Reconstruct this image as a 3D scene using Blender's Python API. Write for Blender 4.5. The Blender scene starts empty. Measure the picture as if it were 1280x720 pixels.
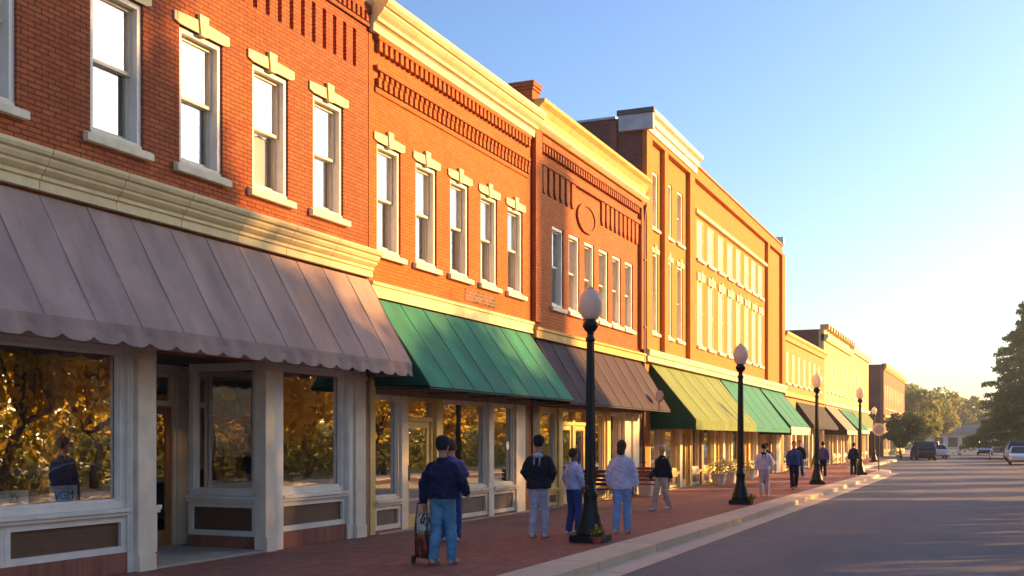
import bpy, bmesh, math, random
import numpy as np
from mathutils import Vector, Matrix

random.seed(7)
RNG = np.random.default_rng(11)
C = bpy.context.scene.collection
R = math.radians

# ------------------------------------------------------------------ materials
def srgb(*c):
    return tuple(((v/255)/12.92 if v/255 <= .04045 else ((v/255+.055)/1.055)**2.4) for v in c)

def new_mat(name):
    m = bpy.data.materials.new(name); m.use_nodes = True
    nt = m.node_tree
    return m, nt, nt.nodes['Principled BSDF']

def nd(nt, t, **kw):
    n = nt.nodes.new(t)
    for k, v in kw.items():
        if k in n.inputs: n.inputs[k].default_value = v
        else: setattr(n, k, v)
    return n

def mixrgb(nt, a, b, fac, mode='MIX'):
    n = nt.nodes.new('ShaderNodeMix'); n.data_type = 'RGBA'; n.blend_type = mode
    for s, v in ((0, fac), (6, a), (7, b)):
        if hasattr(v, 'links') or hasattr(v, 'is_linked'): nt.links.new(v, n.inputs[s])
        else: n.inputs[s].default_value = v if s == 0 else (v[0], v[1], v[2], 1)
    return n.outputs[2]

def ramp(nt, src, p0, p1, v0=0.0, v1=1.0):
    n = nt.nodes.new('ShaderNodeMapRange')
    n.inputs[1].default_value = p0; n.inputs[2].default_value = p1
    n.inputs[3].default_value = v0; n.inputs[4].default_value = v1
    nt.links.new(src, n.inputs[0]); return n.outputs[0]

def noise(nt, scale, detail=4, coord='Object', rough=.55, stretch=None):
    tc = nt.nodes.new('ShaderNodeTexCoord')
    n = nd(nt, 'ShaderNodeTexNoise', Scale=scale, Detail=detail, Roughness=rough)
    if stretch:
        mp = nt.nodes.new('ShaderNodeMapping'); mp.inputs['Scale'].default_value = stretch
        nt.links.new(tc.outputs[coord], mp.inputs[0]); nt.links.new(mp.outputs[0], n.inputs[0])
    else:
        nt.links.new(tc.outputs[coord], n.inputs['Vector'])
    return n.outputs[0]

def bump(nt, bsdf, src, strength=.3, dist=.01):
    b = nd(nt, 'ShaderNodeBump', Strength=strength, Distance=dist)
    nt.links.new(src, b.inputs['Height']); nt.links.new(b.outputs[0], bsdf.inputs['Normal'])

MATS = {}
def paint(name, rgb, rough=.6, var=.25, scale=2.5, bumpiness=.15, metallic=0.0, stretch=None, coat=0.0):
    """a plain surface with worn, uneven tone"""
    if name in MATS: return MATS[name]
    m, nt, b = new_mat(name)
    n1 = noise(nt, scale, 6, stretch=stretch); n2 = noise(nt, scale*9, 3)
    dark = tuple(c*(1-var) for c in rgb); lite = tuple(min(1, c*(1+var*.5)) for c in rgb)
    c = mixrgb(nt, dark, lite, ramp(nt, n1, .3, .7))
    c = mixrgb(nt, c, tuple(v*.72 for v in rgb), ramp(nt, n2, .58, .8, 0, .5*var/.25))
    nt.links.new(c, b.inputs['Base Color'])
    b.inputs['Metallic'].default_value = metallic
    nt.links.new(ramp(nt, n1, .3, .7, max(.05, rough-.08), min(1, rough+.1)), b.inputs['Roughness'])
    if coat: b.inputs['Coat Weight'].default_value = coat
    bump(nt, b, n2, bumpiness, .01)
    MATS[name] = m; return m

def brick(name, c1, c2, mortar, bw=.225, bh=.078, ms=.011, stain=.35, rough=.85, horizontal=False, offs=.5):
    if name in MATS: return MATS[name]
    m, nt, b = new_mat(name)
    tc = nt.nodes.new('ShaderNodeTexCoord')
    sp = nt.nodes.new('ShaderNodeSeparateXYZ'); nt.links.new(tc.outputs['Object'], sp.inputs[0])
    cb = nt.nodes.new('ShaderNodeCombineXYZ')
    if horizontal:
        nt.links.new(sp.outputs[1], cb.inputs[0]); nt.links.new(sp.outputs[0], cb.inputs[1])
    else:
        g = nt.nodes.new('ShaderNodeNewGeometry')
        sn = nt.nodes.new('ShaderNodeSeparateXYZ'); nt.links.new(g.outputs['True Normal'], sn.inputs[0])
        ab = nd(nt, 'ShaderNodeMath', operation='ABSOLUTE'); nt.links.new(sn.outputs[0], ab.inputs[0])
        gt = nd(nt, 'ShaderNodeMath', operation='GREATER_THAN'); nt.links.new(ab.outputs[0], gt.inputs[0]); gt.inputs[1].default_value = .5
        mx = nt.nodes.new('ShaderNodeMix'); mx.data_type = 'FLOAT'
        nt.links.new(gt.outputs[0], mx.inputs[0]); nt.links.new(sp.outputs[0], mx.inputs[2]); nt.links.new(sp.outputs[1], mx.inputs[3])
        nt.links.new(mx.outputs[0], cb.inputs[0]); nt.links.new(sp.outputs[2], cb.inputs[1])
    br = nt.nodes.new('ShaderNodeTexBrick')
    br.offset = offs
    for k, v in (('Scale', 1), ('Mortar Size', ms), ('Mortar Smooth', .25), ('Bias', 0), ('Brick Width', bw), ('Row Height', bh)):
        br.inputs[k].default_value = v
    br.inputs['Color1'].default_value = (*c1, 1); br.inputs['Color2'].default_value = (*c2, 1); br.inputs['Mortar'].default_value = (*mortar, 1)
    nt.links.new(cb.outputs[0], br.inputs['Vector'])
    n1 = noise(nt, .55, 6); n2 = noise(nt, 7, 5)
    c = mixrgb(nt, br.outputs[0], tuple(v*.45 for v in c2), ramp(nt, n1, .48, .78, 0, stain))
    c = mixrgb(nt, c, tuple(min(1, v*1.3) for v in c1), ramp(nt, n2, .5, .85, 0, .45))
    n3 = noise(nt, 1.0, 5, stretch=(2.6, 2.6, .22)); c = mixrgb(nt, c, tuple(v*.5 for v in c2), ramp(nt, n3, .55, .78, 0, stain*1.2))
    nt.links.new(c, b.inputs['Base Color']); b.inputs['Roughness'].default_value = rough
    b.inputs['Specular IOR Level'].default_value = .25
    h = nd(nt, 'ShaderNodeMath', operation='SUBTRACT'); nt.links.new(ramp(nt, n2, .2, .8, 0, .35), h.inputs[0]); nt.links.new(br.outputs['Fac'], h.inputs[1])
    bump(nt, b, h.outputs[0], .8, .012)
    MATS[name] = m; return m

def glass(name, refl, tint=(.75, .78, .78), wav=.02, rough=.01):
    if name in MATS: return MATS[name]
    m, nt, b = new_mat(name); nt.nodes.remove(b)
    out = [n for n in nt.nodes if n.type == 'OUTPUT_MATERIAL'][0]
    tr = nt.nodes.new('ShaderNodeBsdfTransparent'); tr.inputs[0].default_value = (*tint, 1)
    gl = nt.nodes.new('ShaderNodeBsdfGlossy'); gl.inputs['Color'].default_value = (1, 1, 1, 1); gl.inputs['Roughness'].default_value = rough
    fr = nd(nt, 'ShaderNodeLayerWeight', Blend=.5); pw = nd(nt, 'ShaderNodeMath', operation='POWER'); nt.links.new(fr.outputs['Facing'], pw.inputs[0]); pw.inputs[1].default_value = 3.5
    f = ramp(nt, pw.outputs[0], 0.0, 1.0, refl, 1.0)
    mx = nt.nodes.new('ShaderNodeMixShader')
    nt.links.new(f, mx.inputs[0]); nt.links.new(tr.outputs[0], mx.inputs[1]); nt.links.new(gl.outputs[0], mx.inputs[2])
    n = noise(nt, 1.6, 2)
    bp = nd(nt, 'ShaderNodeBump', Strength=wav, Distance=.1); nt.links.new(n, bp.inputs['Height']); nt.links.new(bp.outputs[0], gl.inputs['Normal'])
    nt.links.new(mx.outputs[0], out.inputs[0]); MATS[name] = m; return m

def leafmat(name, c1, c2, transl=.5, scale=.9):
    if name in MATS: return MATS[name]
    m, nt, b = new_mat(name)
    out = [n for n in nt.nodes if n.type == 'OUTPUT_MATERIAL'][0]
    n1 = noise(nt, scale, 3); n2 = noise(nt, scale*14, 2)
    c = mixrgb(nt, c1, c2, ramp(nt, n1, .35, .65))
    c = mixrgb(nt, c, tuple(v*.5 for v in c1), ramp(nt, n2, .45, .75, 0, .8))
    nt.links.new(c, b.inputs['Base Color']); b.inputs['Roughness'].default_value = .55
    t = nt.nodes.new('ShaderNodeBsdfTranslucent')
    ct = mixrgb(nt, c, (1.0, .85, .25), .35, 'MULTIPLY')
    cg = nd(nt, 'ShaderNodeGamma', Gamma=.8); nt.links.new(ct, cg.inputs[0]); nt.links.new(cg.outputs[0], t.inputs[0])
    mx = nt.nodes.new('ShaderNodeMixShader'); mx.inputs[0].default_value = transl
    nt.links.new(b.outputs[0], mx.inputs[1]); nt.links.new(t.outputs[0], mx.inputs[2]); nt.links.new(mx.outputs[0], out.inputs[0])
    MATS[name] = m; return m

BR1 = brick('brick_red', (.46, .115, .030), (.35, .078, .022), (.10, .045, .03), bh=.066, bw=.205, ms=.010)  # wall mortars set dark to paint in the shadow of the joints
BR2 = brick('brick_orange_red', (.50, .145, .022), (.41, .108, .018), (.24, .08, .02), bh=.068, bw=.205, ms=.008)
BR3 = brick('brick_rust', (.47, .128, .022), (.38, .092, .017), (.2, .085, .04))
BR4 = brick('brick_ochre', (.60, .205, .018), (.54, .17, .015), (.36, .17, .06), stain=.18)
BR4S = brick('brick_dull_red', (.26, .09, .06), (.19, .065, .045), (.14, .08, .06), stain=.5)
BR5 = brick('brick_gold', (.56, .30, .08), (.46, .24, .07), (.36, .2, .08))
BR6 = brick('brick_pale_yellow', (.72, .52, .2), (.66, .46, .18), (.55, .4, .2), stain=.12)
BR7 = brick('brick_brown', (.42, .19, .09), (.33, .14, .07), (.25, .12, .07))
BASE = brick('brick_base_course', (.34, .13, .08), (.26, .09, .055), (.22, .13, .1), bw=.085, bh=.30, offs=0)
STONE = brick('cream_stone', (.78, .64, .36), (.68, .55, .31), (.28, .2, .11), bw=1.25, bh=60, ms=.007, stain=.22, rough=.75, offs=0)
STONEW = paint('pale_stone_trim', (.78, .68, .5), .75, .2, 4, .3)
OCHRE = paint('ochre_trim', (.62, .38, .10), .75, .25, 3, .3)
CREAM = paint('cream_paint', (.80, .68, .52), .5, .18, 3, .15)
WHITE = paint('white_paint', (.74, .72, .68), .45, .14, 3, .1)
GREYW = paint('grey_white_paint', (.78, .72, .63), .5, .14, 3, .1)
SASH = paint('sash_paint', (.68, .60, .46), .5, .15, 5, .1)
YGLOW = paint('sunlit_yellow_cream', (.72, .50, .17), .5, .2, 3, .12)  # yellow stands in for sunlit posts and warm shop glow
BPANEL = paint('brown_panel', (.13, .065, .035), .5, .3, 6, .3, stretch=(1, 1, 6))
TPANEL = paint('taupe_panel', (.16, .11, .08), .5, .3, 5, .2)
DWOOD = paint('dark_wood', (.16, .07, .03), .45, .35, 5, .2, stretch=(6, 6, .6))
BROWNBEAM = paint('brown_beam', (.30, .18, .10), .6, .3, 4, .25)
BLIND = paint('window_blind', (.72, .73, .76), .8, .06, 2, .05)
SUNPANE = paint('sunlit_pane_yellow', (.80, .68, .38), .8, .1, 2, .05)  # pale yellow carries the sunlit look of the window glass
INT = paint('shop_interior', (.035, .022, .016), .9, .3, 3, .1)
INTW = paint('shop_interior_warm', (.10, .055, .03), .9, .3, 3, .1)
ROOFM = paint('tar_roof', (.05, .05, .05), .95, .3, 1, .4)
LEAD = paint('grey_flashing', (.52, .50, .47), .6, .25, 3, .2)
CAN1 = paint('mauve_canvas', (.40, .275, .235), .9, .32, 1.1, .3, stretch=(1, 1.6, .5))
CAN2 = paint('green_canvas', (.018, .20, .125), .85, .42, 1.1, .3, stretch=(1, 1.6, .5))
CAN3 = paint('plum_canvas', (.048, .025, .036), .9, .4, 1.1, .3, stretch=(1, 1.6, .5))
CAN4 = paint('sage_canvas', (.17, .225, .06), .9, .3, 1.1, .3, stretch=(1, 1.6, .5))
CAN4D = paint('bottle_green_canvas', (.012, .07, .03), .9, .2, 1.3, .25)
CAN5 = paint('teal_canvas', (.010, .18, .12), .85, .25, 1.3, .25)
CAN6 = paint('pink_canvas', (.62, .25, .18), .9, .2, 1.3, .25)
CANW = paint('pale_striped_valance', (.55, .55, .42), .9, .2, 8, .25)
CANB = paint('black_canvas', (.03, .025, .02), .9, .2, 1.3, .25)
TRIMG = paint('awning_hem', (.45, .40, .2), .9, .2, 3, .2)
STEEL = paint('dark_steel', (.05, .05, .05), .5, .2, 6, .1, .6)
IRON = paint('lamp_iron', (.013, .015, .013), .38, .3, 9, .25, .3)
GLOBE = leafmat('lamp_globe', (.82, .74, .66), (.86, .78, .68), .45)
for _l in list(GLOBE.node_tree.links):
    if _l.to_node.type in ('BSDF_PRINCIPLED', 'BSDF_TRANSLUCENT') and _l.to_socket.type == 'RGBA': GLOBE.node_tree.links.remove(_l)
for _n in GLOBE.node_tree.nodes:
    if _n.type == 'BSDF_PRINCIPLED': _n.inputs['Base Color'].default_value = (.82, .72, .64, 1); _n.inputs['Roughness'].default_value = .3
    if _n.type == 'BSDF_TRANSLUCENT': _n.inputs[0].default_value = (.85, .76, .68, 1)
GL_UP = glass('sash_glass', .13, (.8, .83, .85), .02)
GL_ST = glass('shop_glass', .56, (.95, .95, .94), .012)
LEAFG = leafmat('leaf_gold', (.62, .37, .015), (.34, .25, .02), .72)
LEAFM = leafmat('leaf_green', (.14, .19, .04), (.24, .22, .04), .5)
LEAFH = leafmat('leaf_olive', (.19, .20, .03), (.24, .20, .03), .5)
LEAFD = leafmat('needle_green', (.12, .19, .045), (.19, .23, .045), .5)
LEAFO = leafmat('oak_leaf', (.10, .12, .02), (.14, .12, .02), .3)
BARK = paint('bark', (.10, .075, .05), .95, .4, 6, .9, stretch=(3, 3, .6))

# ------------------------------------------------------------------ mesh builder
class MB:
    """collects geometry; box() and friends work in a frame (u along, n out, z up)"""
    def __init__(s, O=(0, 0, 0), U=(0, 1, 0), N=(1, 0, 0)):
        s.O, s.U, s.N = Vector(O), Vector(U), Vector(N); s.v = []; s.f = []
    def P(s, u, n, z): return s.O + s.U*u + s.N*n + Vector((0, 0, z))
    def box(s, u0, u1, n0, n1, z0, z1):
        i = len(s.v)
        for (a, b, c) in ((u0, n0, z0), (u1, n0, z0), (u1, n1, z0), (u0, n1, z0), (u0, n0, z1), (u1, n0, z1), (u1, n1, z1), (u0, n1, z1)):
            s.v.append(s.P(a, b, c))
        s.f += [(i, i+1, i+2, i+3), (i+4, i+7, i+6, i+5), (i, i+4, i+5, i+1), (i+1, i+5, i+6, i+2), (i+2, i+6, i+7, i+3), (i+3, i+7, i+4, i)]
        return s
    def frame(s, u0, u1, n0, n1, z0, z1, t, tb=None):
        tb = t if tb is None else tb
        s.box(u0, u0+t, n0, n1, z0, z1); s.box(u1-t, u1, n0, n1, z0, z1)
        s.box(u0+t, u1-t, n0, n1, z0, z0+tb); s.box(u0+t, u1-t, n0, n1, z1-t, z1); return s
    def prof(s, u0, u1, pr):
        i = len(s.v); k = len(pr)
        for u in (u0, u1):
            for n, z in pr: s.v.append(s.P(u, n, z))
        for a in range(k): s.f.append((i+a, i+(a+1) % k, i+k+(a+1) % k, i+k+a))
        s.f.append(tuple(range(i, i+k))); s.f.append(tuple(range(i+2*k-1, i+k-1, -1))); return s
    def poly(s, pts, n0, n1):
        """polygon in (u,z) extruded n0..n1"""
        i = len(s.v); k = len(pts)
        for n in (n0, n1):
            for u, z in pts: s.v.append(s.P(u, n, z))
        for a in range(k): s.f.append((i+a, i+(a+1) % k, i+k+(a+1) % k, i+k+a))
        s.f.append(tuple(range(i, i+k))); s.f.append(tuple(range(i+2*k-1, i+k-1, -1))); return s
    def quad(s, *pts):
        i = len(s.v); s.v += [Vector(p) for p in pts]; s.f.append(tuple(range(i, i+len(pts)))); return s
    def tube(s, pts, rad, n=10, ref=(1, 0, 0), cap=True):
        pts = [Vector(p) for p in pts]; i0 = len(s.v); ref = Vector(ref)
        rad = [(r, r) if not isinstance(r, tuple) else r for r in rad]
        for j, p in enumerate(pts):
            t = (pts[min(j+1, len(pts)-1)]-pts[max(j-1, 0)]).normalized()
            sd = ref-t*ref.dot(t)
            if sd.length < 1e-3: sd = Vector((0, 1, 0))-t*t.y
            sd.normalize(); w = t.cross(sd)
            for k in range(n):
                a = 2*math.pi*k/n; s.v.append(p+sd*math.cos(a)*rad[j][0]+w*math.sin(a)*rad[j][1])
        for j in range(len(pts)-1):
            for k in range(n):
                a = i0+j*n+k; b = i0+j*n+(k+1) % n; s.f.append((a, b, b+n, a+n))
        if cap:
            s.f.append(tuple(range(i0+n-1, i0-1, -1))); e = i0+(len(pts)-1)*n; s.f.append(tuple(range(e, e+n)))
        return s
    def lathe(s, c, pr, n=20, flute=0, sx=1.0):
        i0 = len(s.v); c = Vector(c)
        for r, z in pr:
            for k in range(n):
                a = 2*math.pi*k/n; rr = r*(1-flute*(k % 2)); s.v.append(c+Vector((rr*math.cos(a)*sx, rr*math.sin(a), z)))
        for j in range(len(pr)-1):
            for k in range(n):
                a = i0+j*n+k; b = i0+j*n+(k+1) % n; s.f.append((a, b, b+n, a+n))
        s.f.append(tuple(range(i0+n-1, i0-1, -1))); e = i0+(len(pr)-1)*n; s.f.append(tuple(range(e, e+n))); return s
    def ball(s, c, r, n=14, m=9):
        rx, ry, rz = r if isinstance(r, tuple) else (r, r, r); i0 = len(s.v); c = Vector(c)
        for j in range(1, m):
            t = math.pi*j/m
            for k in range(n):
                a = 2*math.pi*k/n; s.v.append(c+Vector((rx*math.sin(t)*math.cos(a), ry*math.sin(t)*math.sin(a), rz*math.cos(t))))
        s.v.append(c+Vector((0, 0, rz))); s.v.append(c-Vector((0, 0, rz))); T = len(s.v)-2
        for j in range(m-2):
            for k in range(n):
                a = i0+j*n+k; b = i0+j*n+(k+1) % n; s.f.append((a, a+n, b+n, b))
        for k in range(n):
            s.f.append((T, i0+k, i0+(k+1) % n)); e = i0+(m-2)*n; s.f.append((T+1, e+(k+1) % n, e+k))
        return s
    def build(s, name, m, parent=None, smooth=False, off=None, bevel=0, label=None):
        me = bpy.data.meshes.new(name)
        o0 = Vector(off) if off is not None else (Vector(parent['_o']) if parent is not None and '_o' in parent else Vector((0, 0, 0)))
        me.from_pydata([tuple(v-o0) for v in s.v], [], s.f)
        bm = bmesh.new(); bm.from_mesh(me); bmesh.ops.recalc_face_normals(bm, faces=bm.faces)
        if bevel: bmesh.ops.bevel(bm, geom=bm.edges[:], offset=bevel, segments=2, affect='EDGES', clamp_overlap=True)
        bm.to_mesh(me); bm.free()
        if smooth:
            for p in me.polygons: p.use_smooth = True
        for mm in (m if isinstance(m, (list, tuple)) else [m]): me.materials.append(mm)
        o = bpy.data.objects.new(name, me); C.objects.link(o)
        if parent is not None: o.parent = parent; o['_o'] = tuple(o0)
        if label: o['label'] = label
        return o

def tag(o, label, cat, group=None):
    o['label'] = label; o['category'] = cat
    if group: o['group'] = group
    return o
def thing(name, loc, label, cat, group=None, rz=0):
    o = bpy.data.objects.new(name, None); o.empty_display_size = .3; C.objects.link(o)
    o.location = loc; o.rotation_euler.z = rz; o['_o'] = tuple(loc) if rz == 0 else (0, 0, 0)
    return tag(o, label, cat, group)
def local_thing(name, loc, rz, label, cat, group=None):
    o = thing(name, loc, label, cat, group, rz); o['_o'] = (0.0, 0.0, 0.0); return o
def kids(o): return [c for c in bpy.data.objects if c.parent == o]
def copy_tree(o, parent=None):
    c = o.copy(); C.objects.link(c); c.parent = parent
    for ch in kids(o): copy_tree(ch, c)
    return c
def structure(o): o['kind'] = 'structure'; return o

# ------------------------------------------------------------------ people
def fuse(mb, name, m, parent, voxel, smooth_it=3, folds=0):
    """one continuous surface from the overlapping pieces"""
    me = bpy.data.meshes.new('t'); me.from_pydata([tuple(v) for v in mb.v], [], mb.f)
    bm = bmesh.new(); bm.from_mesh(me); bmesh.ops.recalc_face_normals(bm, faces=bm.faces); bm.to_mesh(me); bm.free()
    o = bpy.data.objects.new('t', me); C.objects.link(o)
    r = o.modifiers.new('r', 'REMESH'); r.mode = 'VOXEL'; r.voxel_size = voxel
    s = o.modifiers.new('s', 'SMOOTH'); s.iterations = smooth_it; s.factor = .5
    me2 = bpy.data.meshes.new_from_object(o.evaluated_get(bpy.context.evaluated_depsgraph_get()))
    bpy.data.objects.remove(o)
    me2.materials.clear(); me2.materials.append(m); me2.name = name
    if folds:
        n = len(me2.vertices); co = np.empty(n*3); no = np.empty(n*3)
        me2.vertices.foreach_get('co', co); me2.vertices.foreach_get('normal', no); c = co.reshape(-1, 3); nn = no.reshape(-1, 3)
        X, Y, Z = c.T; q = RNG.uniform(0, 6, 6)
        d = np.sin(X*23+Z*31+q[0]+1.6*np.sin(Z*19+Y*14+q[1]))*np.sin(Y*21-Z*17+q[2])*.6+np.sin(Z*62+X*27+2.2*np.sin(X*25+q[3])+q[4])*.35*np.sin(Y*9+Z*7+q[5])
        me2.vertices.foreach_set('co', (c+nn*(d*folds)[:, None]).ravel()); me2.update()
    for p in me2.polygons: p.use_smooth = True
    q = bpy.data.objects.new(name, me2); C.objects.link(q); q.parent = parent; q['_o'] = (0.0, 0.0, 0.0)
    return q

def cloth(name, rgb, var=.3, scale=6): return paint(name, rgb, .9, var, scale, .4)
SKIN = paint('skin', (.50, .27, .18), .55, .12, 8, .1)
SKIND = paint('skin_dark', (.22, .11, .07), .55, .12, 8, .1)

def person(x, y, rz, H, top, bottom, hair, label, shoes=(.55, .5, .45), skin=SKIN, stride=.0, arms=None, cap=None, jacket=.03, hem=.90, sleeve=1.0, longhair=0, fat=1.0, voxel=.013, group='people walking on the brick pavement', z=0.0, lean=0.0, shorts=False, collar=None, hood=None):
    t = local_thing('person', (x, y, z), rz, label, 'person', group)
    k = H/1.75; t.scale = (k, k, k)
    a = stride
    # joints, facing +y
    legs = []
    for s in (-1, 1):
        f = a*s
        hip = (.085*s, 0, .93)
        if f >= 0: kn = (.095*s, .55*f+.02, .50); an = (.095*s, f, .085); tz = .0
        else: kn = (.095*s, .35*f+.05, .50); an = (.095*s, f, .085+.35*abs(f)*.4); tz = .35*abs(f)*.4
        legs.append((hip, kn, an, tz))
    arms = arms or [((-.235, -.03, 1.13), (-.25, .07-a*.8, .88)), ((.235, -.03, 1.13), (.25, .07+a*.8, .88))]
    wob = fat
    body = MB()
    L = lambda zz: lean*(zz-.9)
    tor = [(.88, .13, .09), (.95, .155*wob, .108*wob), (1.02, .148*wob, .103*wob), (1.10, .138*wob, .10*wob), (1.25, .158*wob, .112*wob), (1.35, .172, .108), (1.41, .15, .085), (1.46, .075, .065), (1.50, .055, .06), (1.57, .055, .058)]
    body.tube([(0, L(z_), z_) for z_, _, _ in tor], [(r1, r2) for _, r1, r2 in tor], 18)
    for hip, kn, an, tz in legs:
        mid = [(hip[i]*.5+kn[i]*.5) for i in range(3)]; cf = [(kn[i]*.65+an[i]*.35) for i in range(3)]; cf[1] -= .015
        body.tube([hip, mid, kn, cf, an], [.088, .076, .056, .056, .036], 12)
        body.tube([(an[0], an[1]-.05, an[2]-.045), (an[0], an[1]+.06, an[2]-.045), (an[0], an[1]+.17, an[2]-.06)], [(.035, .035), (.042, .03), (.03, .018)], 10)
    for s, (el, wr) in zip((-1, 1), arms):
        sh = (.155*s, L(1.40), 1.36)
        body.tube([(.07*s, L(1.4), 1.39), sh, [(sh[i]+el[i])/2 for i in range(3)], el, [(wr[i]*.6+el[i]*.4) for i in range(3)], wr], [.042, .052, .047, .040, .036, .024], 12)
    hz = L(1.6)
    body.ball((0, .005+hz, 1.655), (.083, .102, .114), 18, 12); body.ball((0, .03+hz, 1.585), (.055, .062, .058), 14, 9)
    body.tube([(0, .095+hz, 1.665), (0, .124+hz, 1.635), (0, .098+hz, 1.62)], [.008, .016, .012], 8)
    for s in (-1, 1): body.ball((.085*s, hz-.005, 1.64), (.010, .022, .032), 8, 6)
    # hands: palm, four fingers and a thumb
    hand = MB()
    for s, (el, wr) in zip((-1, 1), arms):
        d = (Vector(wr)-Vector(el)).normalized(); w = Vector(wr); fw = Vector((0, 1, 0)); fw = (fw-d*fw.dot(d)).normalized(); sd = d.cross(fw)*(1 if s > 0 else -1)
        hand.tube([w-d*.02, w+d*.03, w+d*.085], [(.024, .018), (.038, .016), (.040, .013)], 10, ref=fw)
        for i, ln in enumerate((.062, .075, .070, .055)):
            b0 = w+d*.08+fw*(.027-.018*i); c1 = b0+d*ln*.5; c2 = c1+d*ln*.42+sd*-.012; hand.tube([b0, c1, c2], [.0088, .0082, .0062], 7)
        b0 = w+d*.03+fw*.035; hand.tube([b0, b0+d*.03+fw*.022, b0+d*.06+fw*.024], [.012, .0105, .008], 7)
    bo = fuse(body, 'body', skin, t, voxel)
    # join hands into the same body mesh
    bm = bmesh.new(); bm.from_mesh(bo.data)
    me = bpy.data.meshes.new('h'); me.from_pydata([tuple(v) for v in hand.v], [], hand.f)
    bm.from_mesh(me); bpy.data.meshes.remove(me); bmesh.ops.recalc_face_normals(bm, faces=bm.faces)
    for f in bm.faces: f.smooth = True
    bm.to_mesh(bo.data); bm.free()
    e = MB()
    for s in (-1, 1): e.ball((.033*s, .094+hz, 1.665), (.012, .010, .008), 8, 6)
    e.build('eyes', STEEL, t, smooth=True)
    MB().ball((0, .090+hz, 1.583), (.024, .008, .006), 8, 6).build('mouth', paint('lip', (.35, .12, .1), .6), t, smooth=True)
    # trousers
    j = .022; tr = MB()
    tr.tube([(0, L(.86), .84), (0, 0, .92), (0, L(1.0), 1.0), (0, L(1.04), 1.04)], [(.13, .10), (.172*wob, .125*wob), (.160*wob, .118*wob), (.15*wob, .11*wob)], 18)
    for hip, kn, an, tz in legs:
        mid = [(hip[i]*.5+kn[i]*.5) for i in range(3)]; cf = [(kn[i]*.5+an[i]*.5) for i in range(3)]
        if shorts: tr.tube([hip, mid, [kn[i]*.9+hip[i]*.1 for i in range(3)]], [.105, .10, .095], 14)
        else: tr.tube([hip, mid, kn, cf, (an[0], an[1]-.005, an[2]+.0), (an[0], an[1], an[2]-.035)], [.102, .094, .080, .078, .072, .07], 14)
    fuse(tr, 'trousers', bottom, t, voxel, folds=.008)
    tp = MB(); g = jacket
    rr = [(hem, .168*wob+g*.8, .122*wob+g*.8), (hem+.06, .165*wob+g, .120*wob+g), (1.10, .150*wob+g, .112*wob+g), (1.25, .162*wob+g, .118*wob+g), (1.345, .165+g*.7, .112+g*.7), (1.40, .125+g*.5, .092+g*.5), (1.445, .085+g*.4, .072+g*.4), (1.50, .062+g*.3, .064+g*.3)]
    tp.tube([(0, L(z_), z_) for z_, _, _ in rr], [(r1, r2) for _, r1, r2 in rr], 20)
    for s, (el, wr) in zip((-1, 1), arms):
        sh = (.158*s, L(1.40), 1.365); ww = [wr[i]*sleeve+el[i]*(1-sleeve) for i in range(3)]
        tp.tube([(.06*s, L(1.4), 1.40), sh, [(sh[i]+el[i])/2+(.008*s if i == 0 else 0) for i in range(3)], el, [(ww[i]+el[i])/2 for i in range(3)], ww], [.045+g*.5, .058+g*.5, .052+g*.6, .046+g*.7, .042+g*.7, .036+g*.6], 14)
    fuse(tp, 'jacket' if g > .02 else 'shirt', top, t, voxel, folds=.010)
    if collar or hood:
        cl = MB()
        if hood: cl.ball((0, -.075+L(1.42), 1.44), (.10, .06, .055), 14, 10); cl.tube([(-.05, -.13, 1.40), (-.045, -.165, 1.28)], [.012, .008], 6); cl.tube([(.05, -.13, 1.40), (.045, -.165, 1.26)], [.012, .008], 6)
        else: cl.lathe((0, hz, 0), [(.075, 1.455), (.082, 1.50), (.070, 1.525), (.066, 1.46)], 18)
        cl.build('collar' if collar else 'hood', collar or hood, t, smooth=True)
    # hair
    h = MB(); h.ball((0, -.012+hz, 1.678), (.093, .107, .112), 18, 12)
    if longhair:
        h.tube([(0, -.05+hz, 1.66), (0, -.085+hz, 1.56), (0, -.09+hz, 1.56-longhair)], [(.078, .055), (.08, .04), (.05, .02)], 14)
    v2 = []
    for v in h.v:   # keep the face clear
        q = v.copy()
        if q.y-hz > .03 and q.z < 1.70: q.y = .03+hz-.01+(q.y-hz)*.1
        if abs(q.z) < 1.59 and not longhair: q.z = 1.59
        v2.append(q)
    h.v = v2; h.build('hair', hair, t, smooth=True)
    if cap:
        c = MB(); c.lathe((0, -.005+hz, 0), [(.102, 1.675), (.104, 1.72), (.092, 1.77), (.055, 1.80), (.01, 1.81)], 20, sx=.95)
        c.tube([(0, .07+hz, 1.695), (0, .13+hz, 1.69), (0, .165+hz, 1.68)], [(.075, .008), (.065, .007), (.035, .005)], 12); c.build('cap', cap, t, smooth=True)
    sh = MB()
    for hip, kn, an, tz in legs:
        b0 = an[2]-.085
        sh.tube([(an[0], an[1]-.075, b0+.045), (an[0], an[1]-.03, b0+.05), (an[0], an[1]+.07, b0+.045), (an[0], an[1]+.16, b0+.032), (an[0], an[1]+.205, b0+.028)], [(.03, .035), (.042, .05), (.048, .044), (.045, .032), (.025, .02)], 12)
    fuse(sh, 'shoes', paint('shoe_%02d%02d' % (shoes[0]*99, shoes[2]*99), shoes, .6, .2, 9), t, voxel)
    return t

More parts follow.
